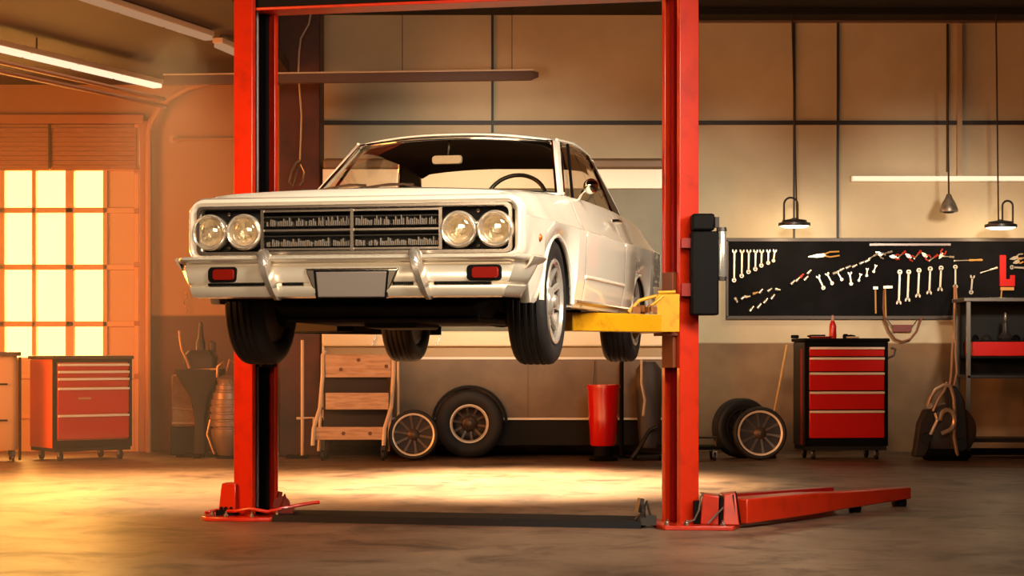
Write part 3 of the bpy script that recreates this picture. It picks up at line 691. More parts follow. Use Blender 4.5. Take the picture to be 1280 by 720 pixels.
m = MB(); m.bb(q.x-.16,q.x-.09,q.y-.02,q.y+.04,q.z-.2,q.z-.12); m.bb(q.x-.16,q.x-.09,q.y-.02,q.y+.04,q.z+.1,q.z+.16); m.build('mount_bracket', REDD, PU)
# small white strap next to left post bottom? brace on right post
m = MB()
# red foot box and low arms at right base
q = rel(RP)
m.rings([[q+Vector(p) for p in ((.11,-.17,.028),(.22,-.20,.028),(.23,.02,.028),(.12,.05,.028))],[q+Vector(p) for p in ((.125,-.17,.215),(.225,-.19,.205),(.235,.02,.205),(.13,.05,.215))]]); fb = m.build('foot_box', REDP, LIFT, bevel=.006)
m = MB(); m.rings([[q+Vector(p) for p in ((.245,-.22,.03),(.345,-.24,.03),(.36,-.02,.03),(.25,.0,.03))],[q+Vector(p) for p in ((.255,-.2,.215),(.325,-.2,.225),(.34,-.02,.225),(.25,.0,.215))]]); m.build('arm_hinge', REDP, fb, bevel=.006)
m = MB(); m.rings([[q+Vector(p) for p in ((.33,-.23,.04),(.36,-.20,.04),(.37,-.02,.04),(.34,-.04,.04))],[q+Vector(p) for p in ((.305,-.21,.215),(.335,-.18,.225),(.345,-.02,.225),(.31,-.04,.215))]]); m.build('gap_shade', BLACK, fb)  # black slabs put in for the dark of the gaps between the red boxes
MB().bb(q.x+.23,q.x+.25,q.y-.2,q.y-.02,.03,.2).build('gap_shade', BLACK, fb)
MB().bb(q.x+.075,q.x+.115,q.y-.14,q.y+.0,.03,.17).build('gap_shade', BLACK, fb)
m = MB(); m.tube([q+Vector((.13,-.18,.225)),q+Vector((.11,-.19,.20)),q+Vector((.10,-.19,.12)),q+Vector((.07,-.2,.06)),q+Vector((.0,-.22,.04))],.006,6); m.tube([q+Vector((.25,-.22,.14)),q+Vector((.21,-.22,.10)),q+Vector((.15,-.24,.04))],.006,6); m.build('cable_line', GREY, fb)
A0 = RP+Vector((.33,-.10,0)); pts = [(A0,.03,.185,.19),(A0+Vector((.52,.62,0)),.035,.175,.17),(A0+Vector((.80,.98,0)),.04,.155,.13),(A0+Vector((1.42,1.75,0)),.05,.135,.11)]
m = MB(); dd = Vector((.63,.776,0)); qn = Vector((.776,-.63,0))
m.rings([[rel(p+qn*s*w0/2+Vector((0,0,z))) for s,z in ((-1,z0),(1,z0),(1,z1),(-1,z1))] for p,z0,z1,w0 in pts]); fa = m.build('floor_arm', REDP, LIFT, bevel=.008)
tip = pts[-1][0]; m = MB(); m.lathe([(.05,.0),(.055,.03),(.05,.05)],tuple(rel(tip-dd*.08)),'Z',20); m.build('rubber_pad', BLACK, fa); MB().lathe([(.04,.0),(.045,.03),(.04,.045)],tuple(rel(tip-dd*.72)),'Z',20).build('rubber_pad', BLACK, fa)
A1 = RP+Vector((.25,1.6,0))
m = MB(); B0 = RP+Vector((.30,.55,0)); B1 = B0+Vector((.85,.75,0))
m.rings([[rel(p+qn*s*.045+Vector((0,0,z))) for s,z in ((-1,.0),(1,.0),(1,.16),(-1,.16))] for p in (RP+Vector((.20,.10,0)),B0,B1)]); m.build('floor_arm', REDD, LIFT, bevel=.006)

# ================================================================ HANGING LIGHTS, PIPES
def light_row(name,label,p0,p1,m_,w=.13,h=.07,group=None,nseg=3,top=None,rods=()):
    P0,P1 = Vector(p0),Vector(p1)
    o = thing(name,label,'light',tuple((P0+P1)/2)); O=(P0+P1)/2
    dd = P1-P0; dd.z=0; L = dd.length; ang = math.atan2(dd.y,dd.x)
    m = MB(); m.box((0,0,.045),(L,w*1.0,.05),rz=ang); m.build('light_housing', mat('housing_white',(210,180,150),.5), o, bevel=.005)
    dn = dd.normalized()
    for k in range(nseg):
        a,b = -L/2+L*k/nseg+.02,-L/2+L*(k+1)/nseg-.02
        mm = MB(); mm.box(tuple(dn*((a+b)/2)+Vector((0,0,-.0))),(b-a,w*.9,.04),rz=ang); mm.build('tube_cover', m_, o, bevel=.008)
    for t in rods:
        p = dn*(L*(t-.5)); MB().tube([p+Vector((0,0,.06)),p+Vector((0,0,(top or CEIL)-O.z))],.009,6).build('hanger_rod', PIPED, o)
    return o
zl = at(0,110,20).z
light_row('fluorescent_light_row','long row of pale fluorescent lights hanging above the glazed door','',(0,0,0)) if False else None
light_row('fluorescent_light','longest bright fluorescent fixture hanging above the glazed door',tuple(at(-30,52,17.2)),tuple(at(198,110,20.0)),TUBE,nseg=4,top=sz,rods=(.3,))
light_row('fluorescent_light','dimmer fluorescent fixture at top left, running off the upper edge',tuple(at(90,-16,15.4)),tuple(at(262,56,17.6)),TUBED,w=.1,nseg=3,top=sz,rods=(.97,))
light_row('fluorescent_light','short stub of a fluorescent fixture half hidden by the left lift post',tuple(at(272,57,17.8)),tuple(at(310,72,18.6)),TUBED,w=.1,nseg=1,top=sz,rods=(.1,))
# brown rails below the first light row
for k,(a,b) in enumerate((((-20,73),(205,124)),((-20,85),(206,133)))):
    o = MB().tube([at(a[0],a[1],17.4),at(b[0],b[1],20.3)],.025,8).build('ceiling_rail', mat('rail_brown',(160,96,56),.5), None)
    tag(o, 'brown ceiling rail directly under the bright fluorescent fixture' if k==0 else 'lower brown ceiling rail, nearest the top of the glazed door','rail')
o = thing('hanging_beam','long grey-brown beam hanging across the wall above the car','beam',tuple(at(505,92,19.6)))
a,b = at(205,100,19.6)-at(505,92,19.6), at(667,94,19.6)-at(505,92,19.6)
m = MB(); m.rings([[a+Vector((0,y,z)) for y,z in ((-.05,-.05),(.05,-.05),(.05,.04),(-.05,.04))],[b+Vector((-.03,y,z)) for y,z in ((-.05,-.05),(.05,-.05),(.05,.04),(-.05,.04))],[b+Vector((.05,y,z)) for y,z in ((-.02,-.02),(.02,-.02),(.02,.03),(-.02,.03))]]); m.build('beam_bar', mat('beam_brown',(92,64,50),.5), o, bevel=.004)
m = MB(); m.rings([[a+Vector((0,y,z)) for y,z in ((-.055,.04),(.055,.04),(.055,.055),(-.055,.055))],[b+Vector((0,y,z)) for y,z in ((-.055,.04),(.055,.04),(.055,.055),(-.055,.055))]]); m.build('beam_lit_edge', PIPE, o)  # pale strip puts the light on the beam's top edge into the colour
m = MB()
for px in (260,503,640):
    p = at(px,92,19.6)-at(505,92,19.6); m.tube([p,p+Vector((0,0,(sz if px<300 else CEIL)-at(505,92,19.6).z))],.004,6)
m.build('beam_rod', PIPED, o)
o = MB().tube([at(216,174,WY-.06),at(296,173,WY-.06)],.014,8); o.lathe([(.05,-.01),(.05,.02)],tuple(at(217,174,WY-.03)),'Y',16)
tag(o.build('wall_pipe', mat('pipe_tan',(190,140,96),.4,.3)),'thin horizontal wall pipe left of the lift post','pipe')
# rope and hook on column
o = thing('hanging_hook','steel hook hanging on a cord in front of the brown column','hook',tuple(at(372,236,20.1)))
O = at(372,236,20.1)
MB().tube([at(x,y,20.1)-O for x,y in ((389,14),(386,30),(376,48),(374,64),(373,90),(374,105),(377,145),(376,175),(375,200))],.010,6).build('cord', PIPE, o)
MB().tube([at(x,y,20.1)-O for x,y in ((375,200),(370,203),(365,215),(362,228),(366,234),(369,226),(372,212),(376,205),(381,215),(379,226),(374,232))],.016,8).build('hook', GREY, o)

# hanging work lamps
def work_lamp(px, py, label, cab, hoop, strength):
    Y = 20.55; O = at(px,py,Y); o = thing('pendant_lamp',label,'lamp',tuple(O))
    R = 20/sc_(Y)
    MB().lathe([(.02,.10),(.04,.09),(R*.75,.075),(R*.8,.055),(R,.045),(R,.02),(R*.96,.012)],(0,0,0),'Z',28,cap=False).build('lamp_shade', GREYD, o)
    MB().lathe([(R*.93,.014),(R*.7,-.004),(.0,-.012)],(0,0,0),'Z',24).build('lamp_lens', LAMPG, o)
    c = at(cab[0],cab[1],Y)-O; MB().tube([Vector((c.x,0,.06)),Vector((c.x,0,.12)),Vector((at(cab[2],cab[3],Y)-O).xyz)],.009,6).build('lamp_cable', PIPED, o)
    a,b,t = hoop; h0 = at(a,py-6,Y)-O; h1 = at(b,py-6,Y)-O; top = (at(a,t,Y)-O).z
    cx_ = (h0.x+h1.x)/2; rr=(h1.x-h0.x)/2
    MB().tube([Vector((h0.x,0,.06))]+[Vector((cx_-rr*math.cos(PI*k/10),0,top-rr+rr*math.sin(PI*k/10))) for k in range(11)]+[Vector((h1.x,0,.06))],.011,8).build('hoop_handle', GREYD, o)
    L = bpy.data.lights.new('lamp_light','POINT'); L.energy = strength; L.color = lin((255,226,178)); L.shadow_soft_size = .08
    lo = bpy.data.objects.new('lamp_light',L); C.objects.link(lo); lo.location = O+Vector((0,0,-.09))
work_lamp(993,285,'round hanging work lamp over the left end of the tool board','',(0,0,0),0) if False else None
work_lamp(993,284,'round hanging work lamp above the left end of the black tool board',(996,200,990,18),(980,997,247),16)
work_lamp(1251,286,'round hanging work lamp near the right edge, above the steel rack',(1248,200,1245,18),(1253,1266,251),16)
O = at(1186,265,20.6); o = thing('spot_lamp','unlit cone-shaped spot lamp on a wire between the two round lamps','lamp',tuple(O))
MB().lathe([(.095,.0),(.10,.02),(.075,.09),(.04,.15),(.025,.19),(.0,.2)],(0,0,0),'Z',24).build('lamp_cone', mat('grey_cone',(150,136,122),.4,.5,noise=((90,78,68),12,.4,.7)), o)
MB().lathe([(.08,.002),(.05,-.012),(0,-.018)],(0,0,0),'Z',20).build('lamp_lens', GREYD, o)
MB().tube([(0,0,.19),(-.01,0,.9),(at(1184,30,20.6)-O)],.010,6).build('lamp_cable', PIPED, o)
O = at(1175,223,WY-.06); o = thing('wall_strip_light','long glowing strip light mounted across the upper right wall','light',tuple(O))
a = at(1064,219,WY-.06)-O; b = at(1310,224,WY-.06)-O
MB().rings([[p+Vector((0,y,z)) for y,z in ((.0,-.035),(.06,-.035),(.06,.03),(.0,.03))] for p in (Vector((a.x,0,0)),Vector((b.x,0,0)))]).build('strip_housing', CREAM, o, bevel=.006)
MB().tube([Vector((a.x+.02,-.012,.0)),Vector((b.x-.02,-.012,.0))],.022,10).build('strip_tube', STRIPE, o)

# ================================================================ TRAILER BEHIND
TY = 20.05
T0 = at(404,572,TY); TO = Vector((at(610,0,TY).x,TY+.5,0))
TR = thing('camper_trailer','tan and olive camper trailer with cream bands parked behind the lifted car','trailer',tuple(TO))
xl,xr = at(404,0,TY).x-TO.x, at(848,0,TY).x-TO.x
def Z(py): return at(0,py,TY).z
def band(y0,y1,m_,name,out=0.0,xa=None,xb=None,par=TR,bev=.004):
    return MB().bb(xl if xa is None else xa,xr if xb is None else xb,-.5-out,.5,Z(y1),Z(y0)).build(name,m_,par,bevel=bev)
band(198,212,TRLR,'roof',.03,bev=.03)
band(212,236,CREAM,'roof_band',.05)
band(236,414,TRLG,'upper_side')
band(414,433,mat('ledge_cream',(240,226,190),.4),'ledge',.07,bev=.015)
band(433,446,mat('ledge_shade_tan',(176,156,118),.45),'ledge_shade_band',.0)  # tan band carries the shadow under the ledge in its colour
band(446,449.5,CREAM,'trim_strip',.02)
lw = band(449.5,522,TRLT,'lower_side')
band(522,525,CREAM,'trim_strip',.02)
MB().bb(xl+.1,xr-.05,-.47,.5,.12,Z(525)).build('chassis', BLACKM, TR, bevel=.01)
m = MB(); a = at(404,0,TY).x-TO.x; m.bb(a-.01,a+.015,-.53,-.49,Z(522),Z(414)); a = at(498,0,TY).x-TO.x; m.bb(a-.012,a+.012,-.52,-.49,Z(522),Z(449)); m.build('corner_trim', CREAM, TR)
m = MB()
for px in (660,745,806): a = at(px,0,TY).x-TO.x; m.bb(a-.004,a+.004,-.503,-.49,Z(522),Z(449))
m.build('panel_seam', mat('seam_brown',(90,72,50),.6), TR)
# fittings on ledge
m = MB()
for px in (465,545,690,758): a = at(px,0,TY).x-TO.x; m.box((a,-.56,Z(412)),(.12,.06,.03),rz=.2); m.box((a+.03,-.57,Z(425)),(.02,.02,.12),ry=.4)
m.build('ledge_latch', CHROMEB, TR)
wx = at(587,0,TY).x-TO.x
PRIM = mat('pale_rim',(232,218,198),.4,.3); DSP = mat('dull_spoke',(84,68,56),.4,.5)
wp = car_wheel((wx,-.52,.355),1,TR,R=.355,w=.2,mats=(PRIM,DISHD,DSP),rot=-PI/2,q=.56)
m = MB(); m.rings([[(wx+r*math.cos(a),y,.355+r*math.sin(a)) for a in [PI*k/16 for k in range(17)]]+[(wx+(r-.03)*math.cos(a),y,.355+(r-.03)*math.sin(a)) for a in [PI*(16-k)/16 for k in range(17)]] for y,r in ((-.50,.40),(-.56,.40))]); m.build('wheel_fender', BLACKM, TR)
m = MB(); m.tube([(wx+.45,-.42,.24),(xr-.3,-.42,.24)],.04,8); m.box((wx+.9,-.44,.16),(.9,.05,.06)); m.build('chassis_rail', mat('chassis_brown',(70,42,30),.6), TR)

# ================================================================ LOOSE WHEELS
def loose_wheel(px,Y,R,label,w=.18,tilt=.08,rz=0,mats=None,q=.665):
    o = thing('spare_wheel',label,'wheel',tuple(Vector((at(px,0,Y).x,Y,0))),rz)
    ms = wheel_meshes(R,w,q)
    M = Matrix.Rotation(-tilt,4,'X') @ Matrix.Translation((0,0,R)) @ Matrix.Rotation(-PI/2,4,'Z')
    for q_ in ms: q_.xf(M)
    zm = min(v.z for v in ms[0].v)
    for q_ in ms: q_.xf(Matrix.Translation((0,0,-zm)))
    wheel_parts(ms,o,*(mats or (PRIM,DISHD,DSP)),name='tyre')
    return o
loose_wheel(517,19.5,.255,'small wheel with a thin pale rim leaning beside the slatted rack',w=.13,q=.84)
loose_wheel(950,19.55,.27,'wheel with a thin bright rim leaning beside the right red cabinet',w=.12,q=.84)
loose_wheel(927,19.95,.31,'larger dark wheel standing behind the bright-rimmed wheel',w=.18,tilt=.03,rz=.35,mats=(GREYD,DISHD,GREYD))
# dolly with casters under them at left
def caster(m,m2,x,y,r=.04,z=0):
    m.lathe([(r*.4,-.014),(r,-.014),(r,.014),(r*.4,.014)],(x,y,r+z),'X',16)
    m2.bb(x-.022,x-.016,y-.02,y+.02,r+z-.005,r*2.2+z); m2.bb(x+.016,x+.022,y-.02,y+.02,r+z-.005,r*2.2+z); m2.bb(x-.025,x+.025,y-.03,y+.03,r*2.15+z,r*2.4+z)
O = Vector((at(884,0,19.7).x,19.6,0)); o = thing('wheel_dolly','low black dolly on chrome casters, just right of the lift post','dolly',tuple(O))
MB().bb(-.22,.10,-.2,.2,.11,.145).build('dolly_deck', BLACK, o, bevel=.008)
MB().tube([(-.2,-.18,.145),(-.2,-.18,.235),(.06,-.18,.235),(.06,-.18,.145)],.012,8).build('dolly_handle', GREYD, o)
for x in (-.17,.05):
    for y in (-.15,.15):
        a,b = MB(),MB(); caster(a,b,x,y); c_ = b.build('caster', CHROMEB, o); a.build('caster_wheel', RUBBER, c_)
# broom stick
o = thing('broom','broom with a yellow wooden handle leaning against the right red cabinet','broom',tuple(Vector((at(956,0,19.85).x,19.85,0))))
hx_ = at(982,430,20.2)-at(956,572,19.85)
MB().tube([(0.02,.0,.06),(hx_.x,.25,hx_.z)],.013,8).build('handle', STICK, o)
MB().rings([[(-.12,-.03,0),(.12,-.03,0),(.12,.03,0),(-.12,.03,0)],[(-.05,-.02,.12),(.08,-.02,.12),(.08,.02,.12),(-.05,.02,.12)]]).build('bristles', mat('bristle',(70,50,32),.9), o)

# ================================================================ TOOL CABINETS
def cabinet(name,label,px,Y,rz,w,d,h,drawers,side_m,topm,ztop,zbot,foot=.10,group=None):
    o = thing(name,label,'tool cabinet',(at(px,0,Y).x,Y,0),rz)
    f = .035
    MB().bb(-w/2,w/2,-d/2+.02,d/2,foot,h).build('body', side_m, o, bevel=.008)
    fr = MB(); 
    fr.bb(-w/2-.004,-w/2+f,-d/2,-d/2+.03,foot,h); fr.bb(w/2-f,w/2+.004,-d/2,-d/2+.03,foot,h); fr.bb(-w/2,w/2,-d/2,-d/2+.03,foot,zbot); fr.bb(-w/2,w/2,-d/2,-d/2+.03,ztop,h); fr.build('front_frame', BLACK, o, bevel=.003)
    MB().bb(-w/2-.02,w/2+.02,-d/2-.015,d/2+.01,h,h+.035).build('top', topm, o, bevel=.01)
    for i,(z0,z1) in enumerate(drawers):
        dr = MB().bb(-w/2+f+.004,w/2-f-.004,-d/2-.012,-d/2+.03,z0+.006,z1-.006).build('drawer', REDC, o, bevel=.004)
        MB().bb(-w/2+f+.006,w/2-f-.006,-d/2-.035,-d/2-.006,z1-.030,z1-.006).build('drawer_handle', mat('handle_alu',(250,232,212),.4,.1), dr, bevel=.003)
    for x in (-w/2+.1,w/2-.1):
        for y in (-d/2+.07,d/2-.07):
            a,b = MB(),MB(); caster(a,b,x,y,.048); c_ = b.build('caster', WCHR, o); a.build('caster_wheel', RUBBER, c_)
    MB().bb(-w/2+.01,w/2-.01,-d/2+.01,d/2-.01,.095,foot+.02).build('base_pan', BLACKM, o)
    return o
Yc = 19.75; k_ = 1/sc_(Yc)
def zz(py,Y=Yc): return at(0,py,Y-.3).z
CABR = cabinet('tool_cabinet','red five-drawer tool cabinet with black frame, below the tool board',1050,Yc+.1,math.radians(6),.86,.5,zz(427),[(zz(549),zz(513)),(zz(513),zz(489)),(zz(489),zz(465)),(zz(465),zz(446)),(zz(446),zz(433))],mat('cabinet_black',(26,20,20),.4),BLACK,zz(433),zz(549),foot=.14)
MB().bb(-.432,-.428,-.14,-.05,.15,zz(436)).build('side_stripe', REDD, CABR)
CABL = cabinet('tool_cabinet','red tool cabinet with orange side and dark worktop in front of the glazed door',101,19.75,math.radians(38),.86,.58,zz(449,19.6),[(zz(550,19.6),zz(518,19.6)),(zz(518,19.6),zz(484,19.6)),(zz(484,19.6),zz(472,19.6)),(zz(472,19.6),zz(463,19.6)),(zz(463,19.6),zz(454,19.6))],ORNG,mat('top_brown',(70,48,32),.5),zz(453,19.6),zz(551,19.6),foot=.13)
MB().bb(-.17,-.03,-.308,-.300,.62,.64).build('badge_strip', mat('badge',(210,150,110),.4,.4), CABL)
# tan locker at left edge
o = thing('rounded_locker','tan rounded-corner locker with dark frame at the far left edge','locker',(at(-6,0,19.3).x,19.3,0),math.radians(20))
def rbox(hx_,hy,r,z,n=5):
    out=[]
    for cx,cy,a0 in ((hx_-r,hy-r,0),(-(hx_-r),hy-r,90),(-(hx_-r),-(hy-r),180),(hx_-r,-(hy-r),270)):
        for k in range(n+1): a=math.radians(a0+90*k/n); out.append((cx+r*math.cos(a),cy+r*math.sin(a),z))
    return out
MB().rings([rbox(.21,.20,.08,.12),rbox(.22,.21,.08,.2),rbox(.22,.21,.08,1.0),rbox(.20,.19,.08,1.06)]).build('locker_body', TANC, o)
MB().rings([rbox(.24,.23,.09,1.06),rbox(.24,.23,.09,1.10)]).build('locker_top', mat('top_brown2',(84,56,36),.5), o)
m = MB(); 
for x in (-.22,.22): m.tube([(x,-.21,.02),(x,-.225,.2),(x,-.225,1.05)],.014,8)
for z in (.42,.78): m.tube([(-.2,-.222,z),(.1,-.222,z)],.008,6)
m.build('locker_frame', BLACK, o)
m = MB()
for x in (-.16,.16):
    for y in (-.15,.15): m.lathe([(.03,-.012),(.035,0),(.03,.012)],(x,y,.035),'X',14); m.bb(x-.02,x+.02,y-.02,y+.02,.05,.13)
m.build('caster', GREYD, o)
# items on top of right cabinet
topz = zz(427)+.035
def on_cab(px): return Vector((at(px,0,19.72).x,19.72,topz))
o = thing('spray_bottle','red spray bottle standing on the right red tool cabinet','bottle',tuple(on_cab(1041)))
MB().lathe([(.036,0),(.038,.02),(.036,.13),(.022,.17),(.016,.18)],(0,0,0),'Z',18).build('bottle', REDC, o)
MB().lathe([(.018,.18),(.02,.2),(.012,.215),(.012,.235),(.0,.24)],(0,0,0),'Z',14).build('nozzle', mat('nozzle_grey',(190,150,140),.4), o)
o = thing('tool_tray','shallow dark red tray lying beside the red spray bottle','tray',tuple(on_cab(1025)))
MB().rings([rbox(.10,.05,.02,0),rbox(.12,.06,.02,.02)]).build('tray', REDD, o); MB().tube([(-.13,0,.02),(-.09,-.03,.03),(.05,-.02,.03)],.008,6).build('tray_rod', BLACK, o)
o = thing('socket_wrench','black ratchet wrench lying on the right red tool cabinet','wrench',tuple(on_cab(1057)))
MB().lathe([(.03,0),(.03,.03),(.02,.045),(0,.045)],(0,0,0),'Z',16).tube([(0,0,.02),(.05,.0,.03),(.1,0,.02)],.010,8).build('ratchet', BLACK, o)
o = MB().bb(-.06,.06,-.03,.03,0,.018).xf(Matrix.Translation(on_cab(1063)-Vector((0,.13,0)))).build('card_box', mat('pale_card',(200,180,150),.6), bevel=.003); tag(o,'small flat pale box on the front edge of the right tool cabinet','box')
o = MB().bb(-.06,.02,-.02,.02,0,.035).xf(Matrix.Translation(Vector((at(996,0,19.75).x,19.75,topz)))).build('battery_pack', BLACK, bevel=.01); tag(o,'small black block on the left corner of the right tool cabinet','battery')

# ================================================================ SLATTED RACK
Yk = 19.55
o = thing('slatted_rack','pale wooden three-tier rack on casters standing under the rear of the car','rack',tuple(Vector((at(443,0,Yk).x,Yk,0))))
def kz(py): return at(0,py,Yk).z
def kx(px): return at(px,0,Yk).x-at(443,0,Yk).x
for (xa,xb,y0,y1,u) in ((405,488,443,472,.12),(407,486,491,512,.0),(394,480,533,549,-.14)):
    m = MB().bb(kx(xa),kx(xb),u-.012,u+.012,kz(y1),kz(y0)); m.build('front_board', WOODP, o, bevel=.006)
for (xa,xb,yy,u) in ((400,484,512,.0),(395,480,549,-.14)):
    MB().bb(kx(xa),kx(xb),u,u+.28,kz(yy),kz(yy)+.02).build('shelf', mat('dark_wood',(70,42,28),.6), o, bevel=.003)
MB().bb(kx(402),kx(482),.2,.215,kz(549),kz(472)).build('back_panel', mat('dark_panel',(44,24,20),.7), o)
for side in (0,1):
    m = MB(); xs_ = (402,398,393) if side==0 else (491,487,481)
    m.tube([(kx(xs_[0]+3),.14,kz(439)),(kx(xs_[0]),.12,kz(444)),(kx(xs_[0]),.11,kz(470)),(kx(xs_[1]+2),.0,kz(510)),(kx(xs_[2]+1),-.15,kz(535)),(kx(xs_[2]),-.16,kz(556))],.022,8); m.tube([(kx(xs_[0]),.2,kz(444)),(kx(xs_[2]+3),.2,.08)],.018,8)
    m.build('side_rail', mat('rail_cream',(216,190,160),.4), o)
m = MB(); m.tube([(kx(497),.1,kz(449)),(kx(497),.1,.1)],.012,6); 
m.build('rear_upright', MATS['rail_cream'], o)
for px,y in ((405,-.12),(480,-.12),(405,.2),(480,.2)):
    a,b = MB(),MB(); caster(a,b,kx(px),y,.05); b.bb(kx(px)-.02,kx(px)+.02,y-.02,y+.02,.11,.22); c_ = b.build('caster', GREYD, o); a.build('caster_wheel', RUBBER, c_)
m = MB()
for px,py,u in ((425,462,.105),(482,458,.105),(447,450,.105),(431,541,-.155),(464,541,-.155)): m.lathe([(.02,-.004),(.02,.004)],(kx(px),u,kz(py)),'Y',12)
m.build('knot_hole', mat('knot_brown',(110,66,40),.6), o)
# pale stand
o = thing('pale_stand','thin pale metal stand with a crossbar in front of the brown column','stand',tuple(Vector((at(378,0,19.9).x,19.9,0))))
MB().tube([(0,0,.02),(0,0,at(0,425,19.9).z)],.018,8).build('upright', MATS['rail_cream'], o)
MB().tube([(-.06,0,at(0,523,19.9).z),(.12,-.02,at(0,522,19.9).z),(.12,-.02,.14)],.014,8).build('crossbar', MATS['rail_cream'], o)
MB().bb(-.16,.05,-.12,.12,0,.03).build('foot', BLACK, o, bevel=.005)

# ================================================================ RED BIN & POLE & CREEPER
Yb = 19.45
o = thing('red_bin','tall glossy red tapered bin standing behind the lift under the car','bin',tuple(Vector((at(754,0,Yb).x,Yb,0))))
zt,zb_ = at(0,481,Yb).z, at(0,557,Yb).z
MB().lathe([(.12,zb_),(.135,zb_+.02),(.15,lerp(zb_,zt,.5)),(.165,zt-.03),(.175,zt-.03),(.178,zt),(.165,zt+.004),(.155,zt-.03),(.13,zb_+.02),(0,zb_+.01)],(0,0,0),'Z',32,cap=False).build('bin_body', mat('glossy_red',(200,14,8),.14,0,1), o)
MB().lathe([(.14,.0),(.15,.02),(.10,.05),(.10,zb_+.01)],(0,0,0),'Z',24).build('bin_base', BLACK, o)
m = MB(); m.tube([(-.10,0,zt-.02),(-.09,.0,zt+.12),(-.085,.02,zt+.24)],.005,6); m.build('bin_wire', GREYD, o)
o = MB().tube([at(777,571,19.9)*1,at(777,450,19.9)],.022,8); o.v=[v for v in o.v]; 
o.lathe([(.09,.0),(.09,.02),(.03,.03)],(at(777,0,19.9).x,19.9,0),'Z',20)
tag(o.build('black_pole', BLACK),'thin black pole standing just right of the glossy red bin','pole')
o = thing('mechanic_creeper','dark padded creeper standing on end between red bin and right lift post','creeper',tuple(Vector((at(808,0,19.6).x,19.6,0))))
MB().rings([[(x*s+.03,y*s+.1*(z/1.0),z) for x,y in [(.12*math.cos(a),.05*math.sin(a)) for a in [2*PI*k/16 for k in range(16)]]] for z,s in ((.12,.6),(.2,.9),(.4,1),(.7,1.15),(.92,1.1),(1.0,.6))]).build('pad', mat('creeper_vinyl',(62,50,44),.5), o)
MB().tube([at(802,449,19.5)-Vector((at(808,0,19.6).x,19.6,0)),at(802,480,19.5)-Vector((at(808,0,19.6).x,19.6,0)),at(806,500,19.45)-Vector((at(808,0,19.6).x,19.6,0)),at(804,520,19.4)-Vector((at(808,0,19.6).x,19.6,0))],.014,6).build('strap', PIPE, o)
MB().tube([(-.16,-.22,.03),(-.08,-.18,.14),(.02,-.10,.30),(.1,-.08,.34)],.02,8).tube([(-.12,-.2,.03),(.2,-.1,.03)],.03,8).build('creeper_frame', GREYD, o)
m = MB()
for x in (-.14,.12): m.lathe([(.02,-.012),(.03,0),(.02,.012)],(x,-.2,.03),'X',12)
m.build('caster', BLACK, o)

# ================================================================ LEFT BACKGROUND MACHINES
O = Vector((at(233,0,20.6).x,20.6,0)); o = thing('packing_crate','pale dusty crate standing on a low ledge by the left wall','crate',tuple(O))
MB().bb(-.14,.14,-.12,.2,.02+.28,.86).build('crate_body', mat('crate_tan',(190,136,88),.7,noise=((150,100,60),6,.4,.7)), o, bevel=.02)
MB().bb(-.15,.15,-.13,.2,0,.3).build('crate_base', mat('crate_dark',(30,17,12),.7), o, bevel=.01)
MB().tube([(-.13,-.14,.34),(.14,-.14,.34)],.012,6).tube([(-.13,-.13,.5),(.14,-.13,.48)],.008,6).build('crate_strap', mat('strap_pale',(214,160,112),.6), o)
O = Vector((at(251,0,20.1).x,20.1,0)); o = thing('engine_stand','dark engine on a tapering stand near the left wall','engine stand',tuple(O))
MB().rings([rbox(.07,.06,.03,.03),rbox(.06,.06,.03,.4),rbox(.10,.09,.04,.62),rbox(.24,.15,.05,.86),rbox(.25,.16,.05,.92)]).build('stand_body', mat('stand_dark',(26,15,12),.6), o)
MB().rings([rbox(.16,.12,.05,.92),rbox(.17,.13,.05,1.05),rbox(.12,.1,.05,1.12)]).lathe([(.05,1.1),(.05,1.2),(.03,1.25),(.02,1.4),(0,1.42)],(0,0,0),'Z',14).lathe([(.04,1.1),(.04,1.2),(0,1.22)],(.12,0,0),'Z',12).build('engine_block', mat('engine_dark',(50,30,24),.45,.5), o, bevel=.01)
MB().tube([(-.20,-.14,1.32),(-.19,-.15,1.22),(-.17,-.16,1.12),(-.12,-.17,1.02),(-.09,-.17,.93)],.014,6).tube([(-.22,-.1,.9),(.2,-.16,.925)],.012,6).build('chrome_hose', mat('hose_glint',(200,150,110),.3,.7), o)
MB().box((0,0,.02),(.5,.08,.04)).box((0,0,.02),(.08,.5,.04)).build('stand_foot', BLACK, o, bevel=.006)
O = Vector((at(285,0,19.9).x,19.9,0)); o = thing('ribbed_motor','grey ribbed motor housing half hidden behind the left lift post','motor',tuple(O))
prof=[(.10,.03),(.14,.12),(.17,.22)]
for k in range(7):
    z=.26+.075*k; r=.19-.004*abs(k-2)**2; prof += [(r,z),(r,z+.045),(r-.018,z+.05),(r-.018,z+.07)]
prof += [(.12,.82),(.06,.86)]
MB().lathe(prof,(0,0,0),'Z',28).build('housing', mat('motor_grey',(132,104,88),.4,.5), o)
MB().tube([(-.10,-.08,.84),(-.09,-.1,.95),(-.03,-.1,1.0),(.0,-.1,.9),(.03,-.1,1.02),(.1,-.1,.98),(.11,-.08,.85)],.014,6).tube([(-.17,-.08,.4),(-.20,-.1,.25),(-.12,-.14,.05)],.012,6).build('motor_pipe', mat('hose_glint2',(180,140,112),.35,.7), o)
MB().lathe([(.13,0),(.13,.03)],(0,0,0),'Z',20).build('motor_foot', BLACK, o)
o = thing('wall_chain','short pale chain hanging on the left wall below the car bumper','chain',tuple(at(232,384,WY-.05)))
m = MB()
for k in range(5): m.tube([Vector((.02*math.sin(k*2),-.0,.17-.05*k)),Vector((.02*math.sin(k*2+1),-.01,.14-.05*k))],.010,6)
m.build('chain_links', mat('chain_pale',(210,160,110),.4,.4), o)

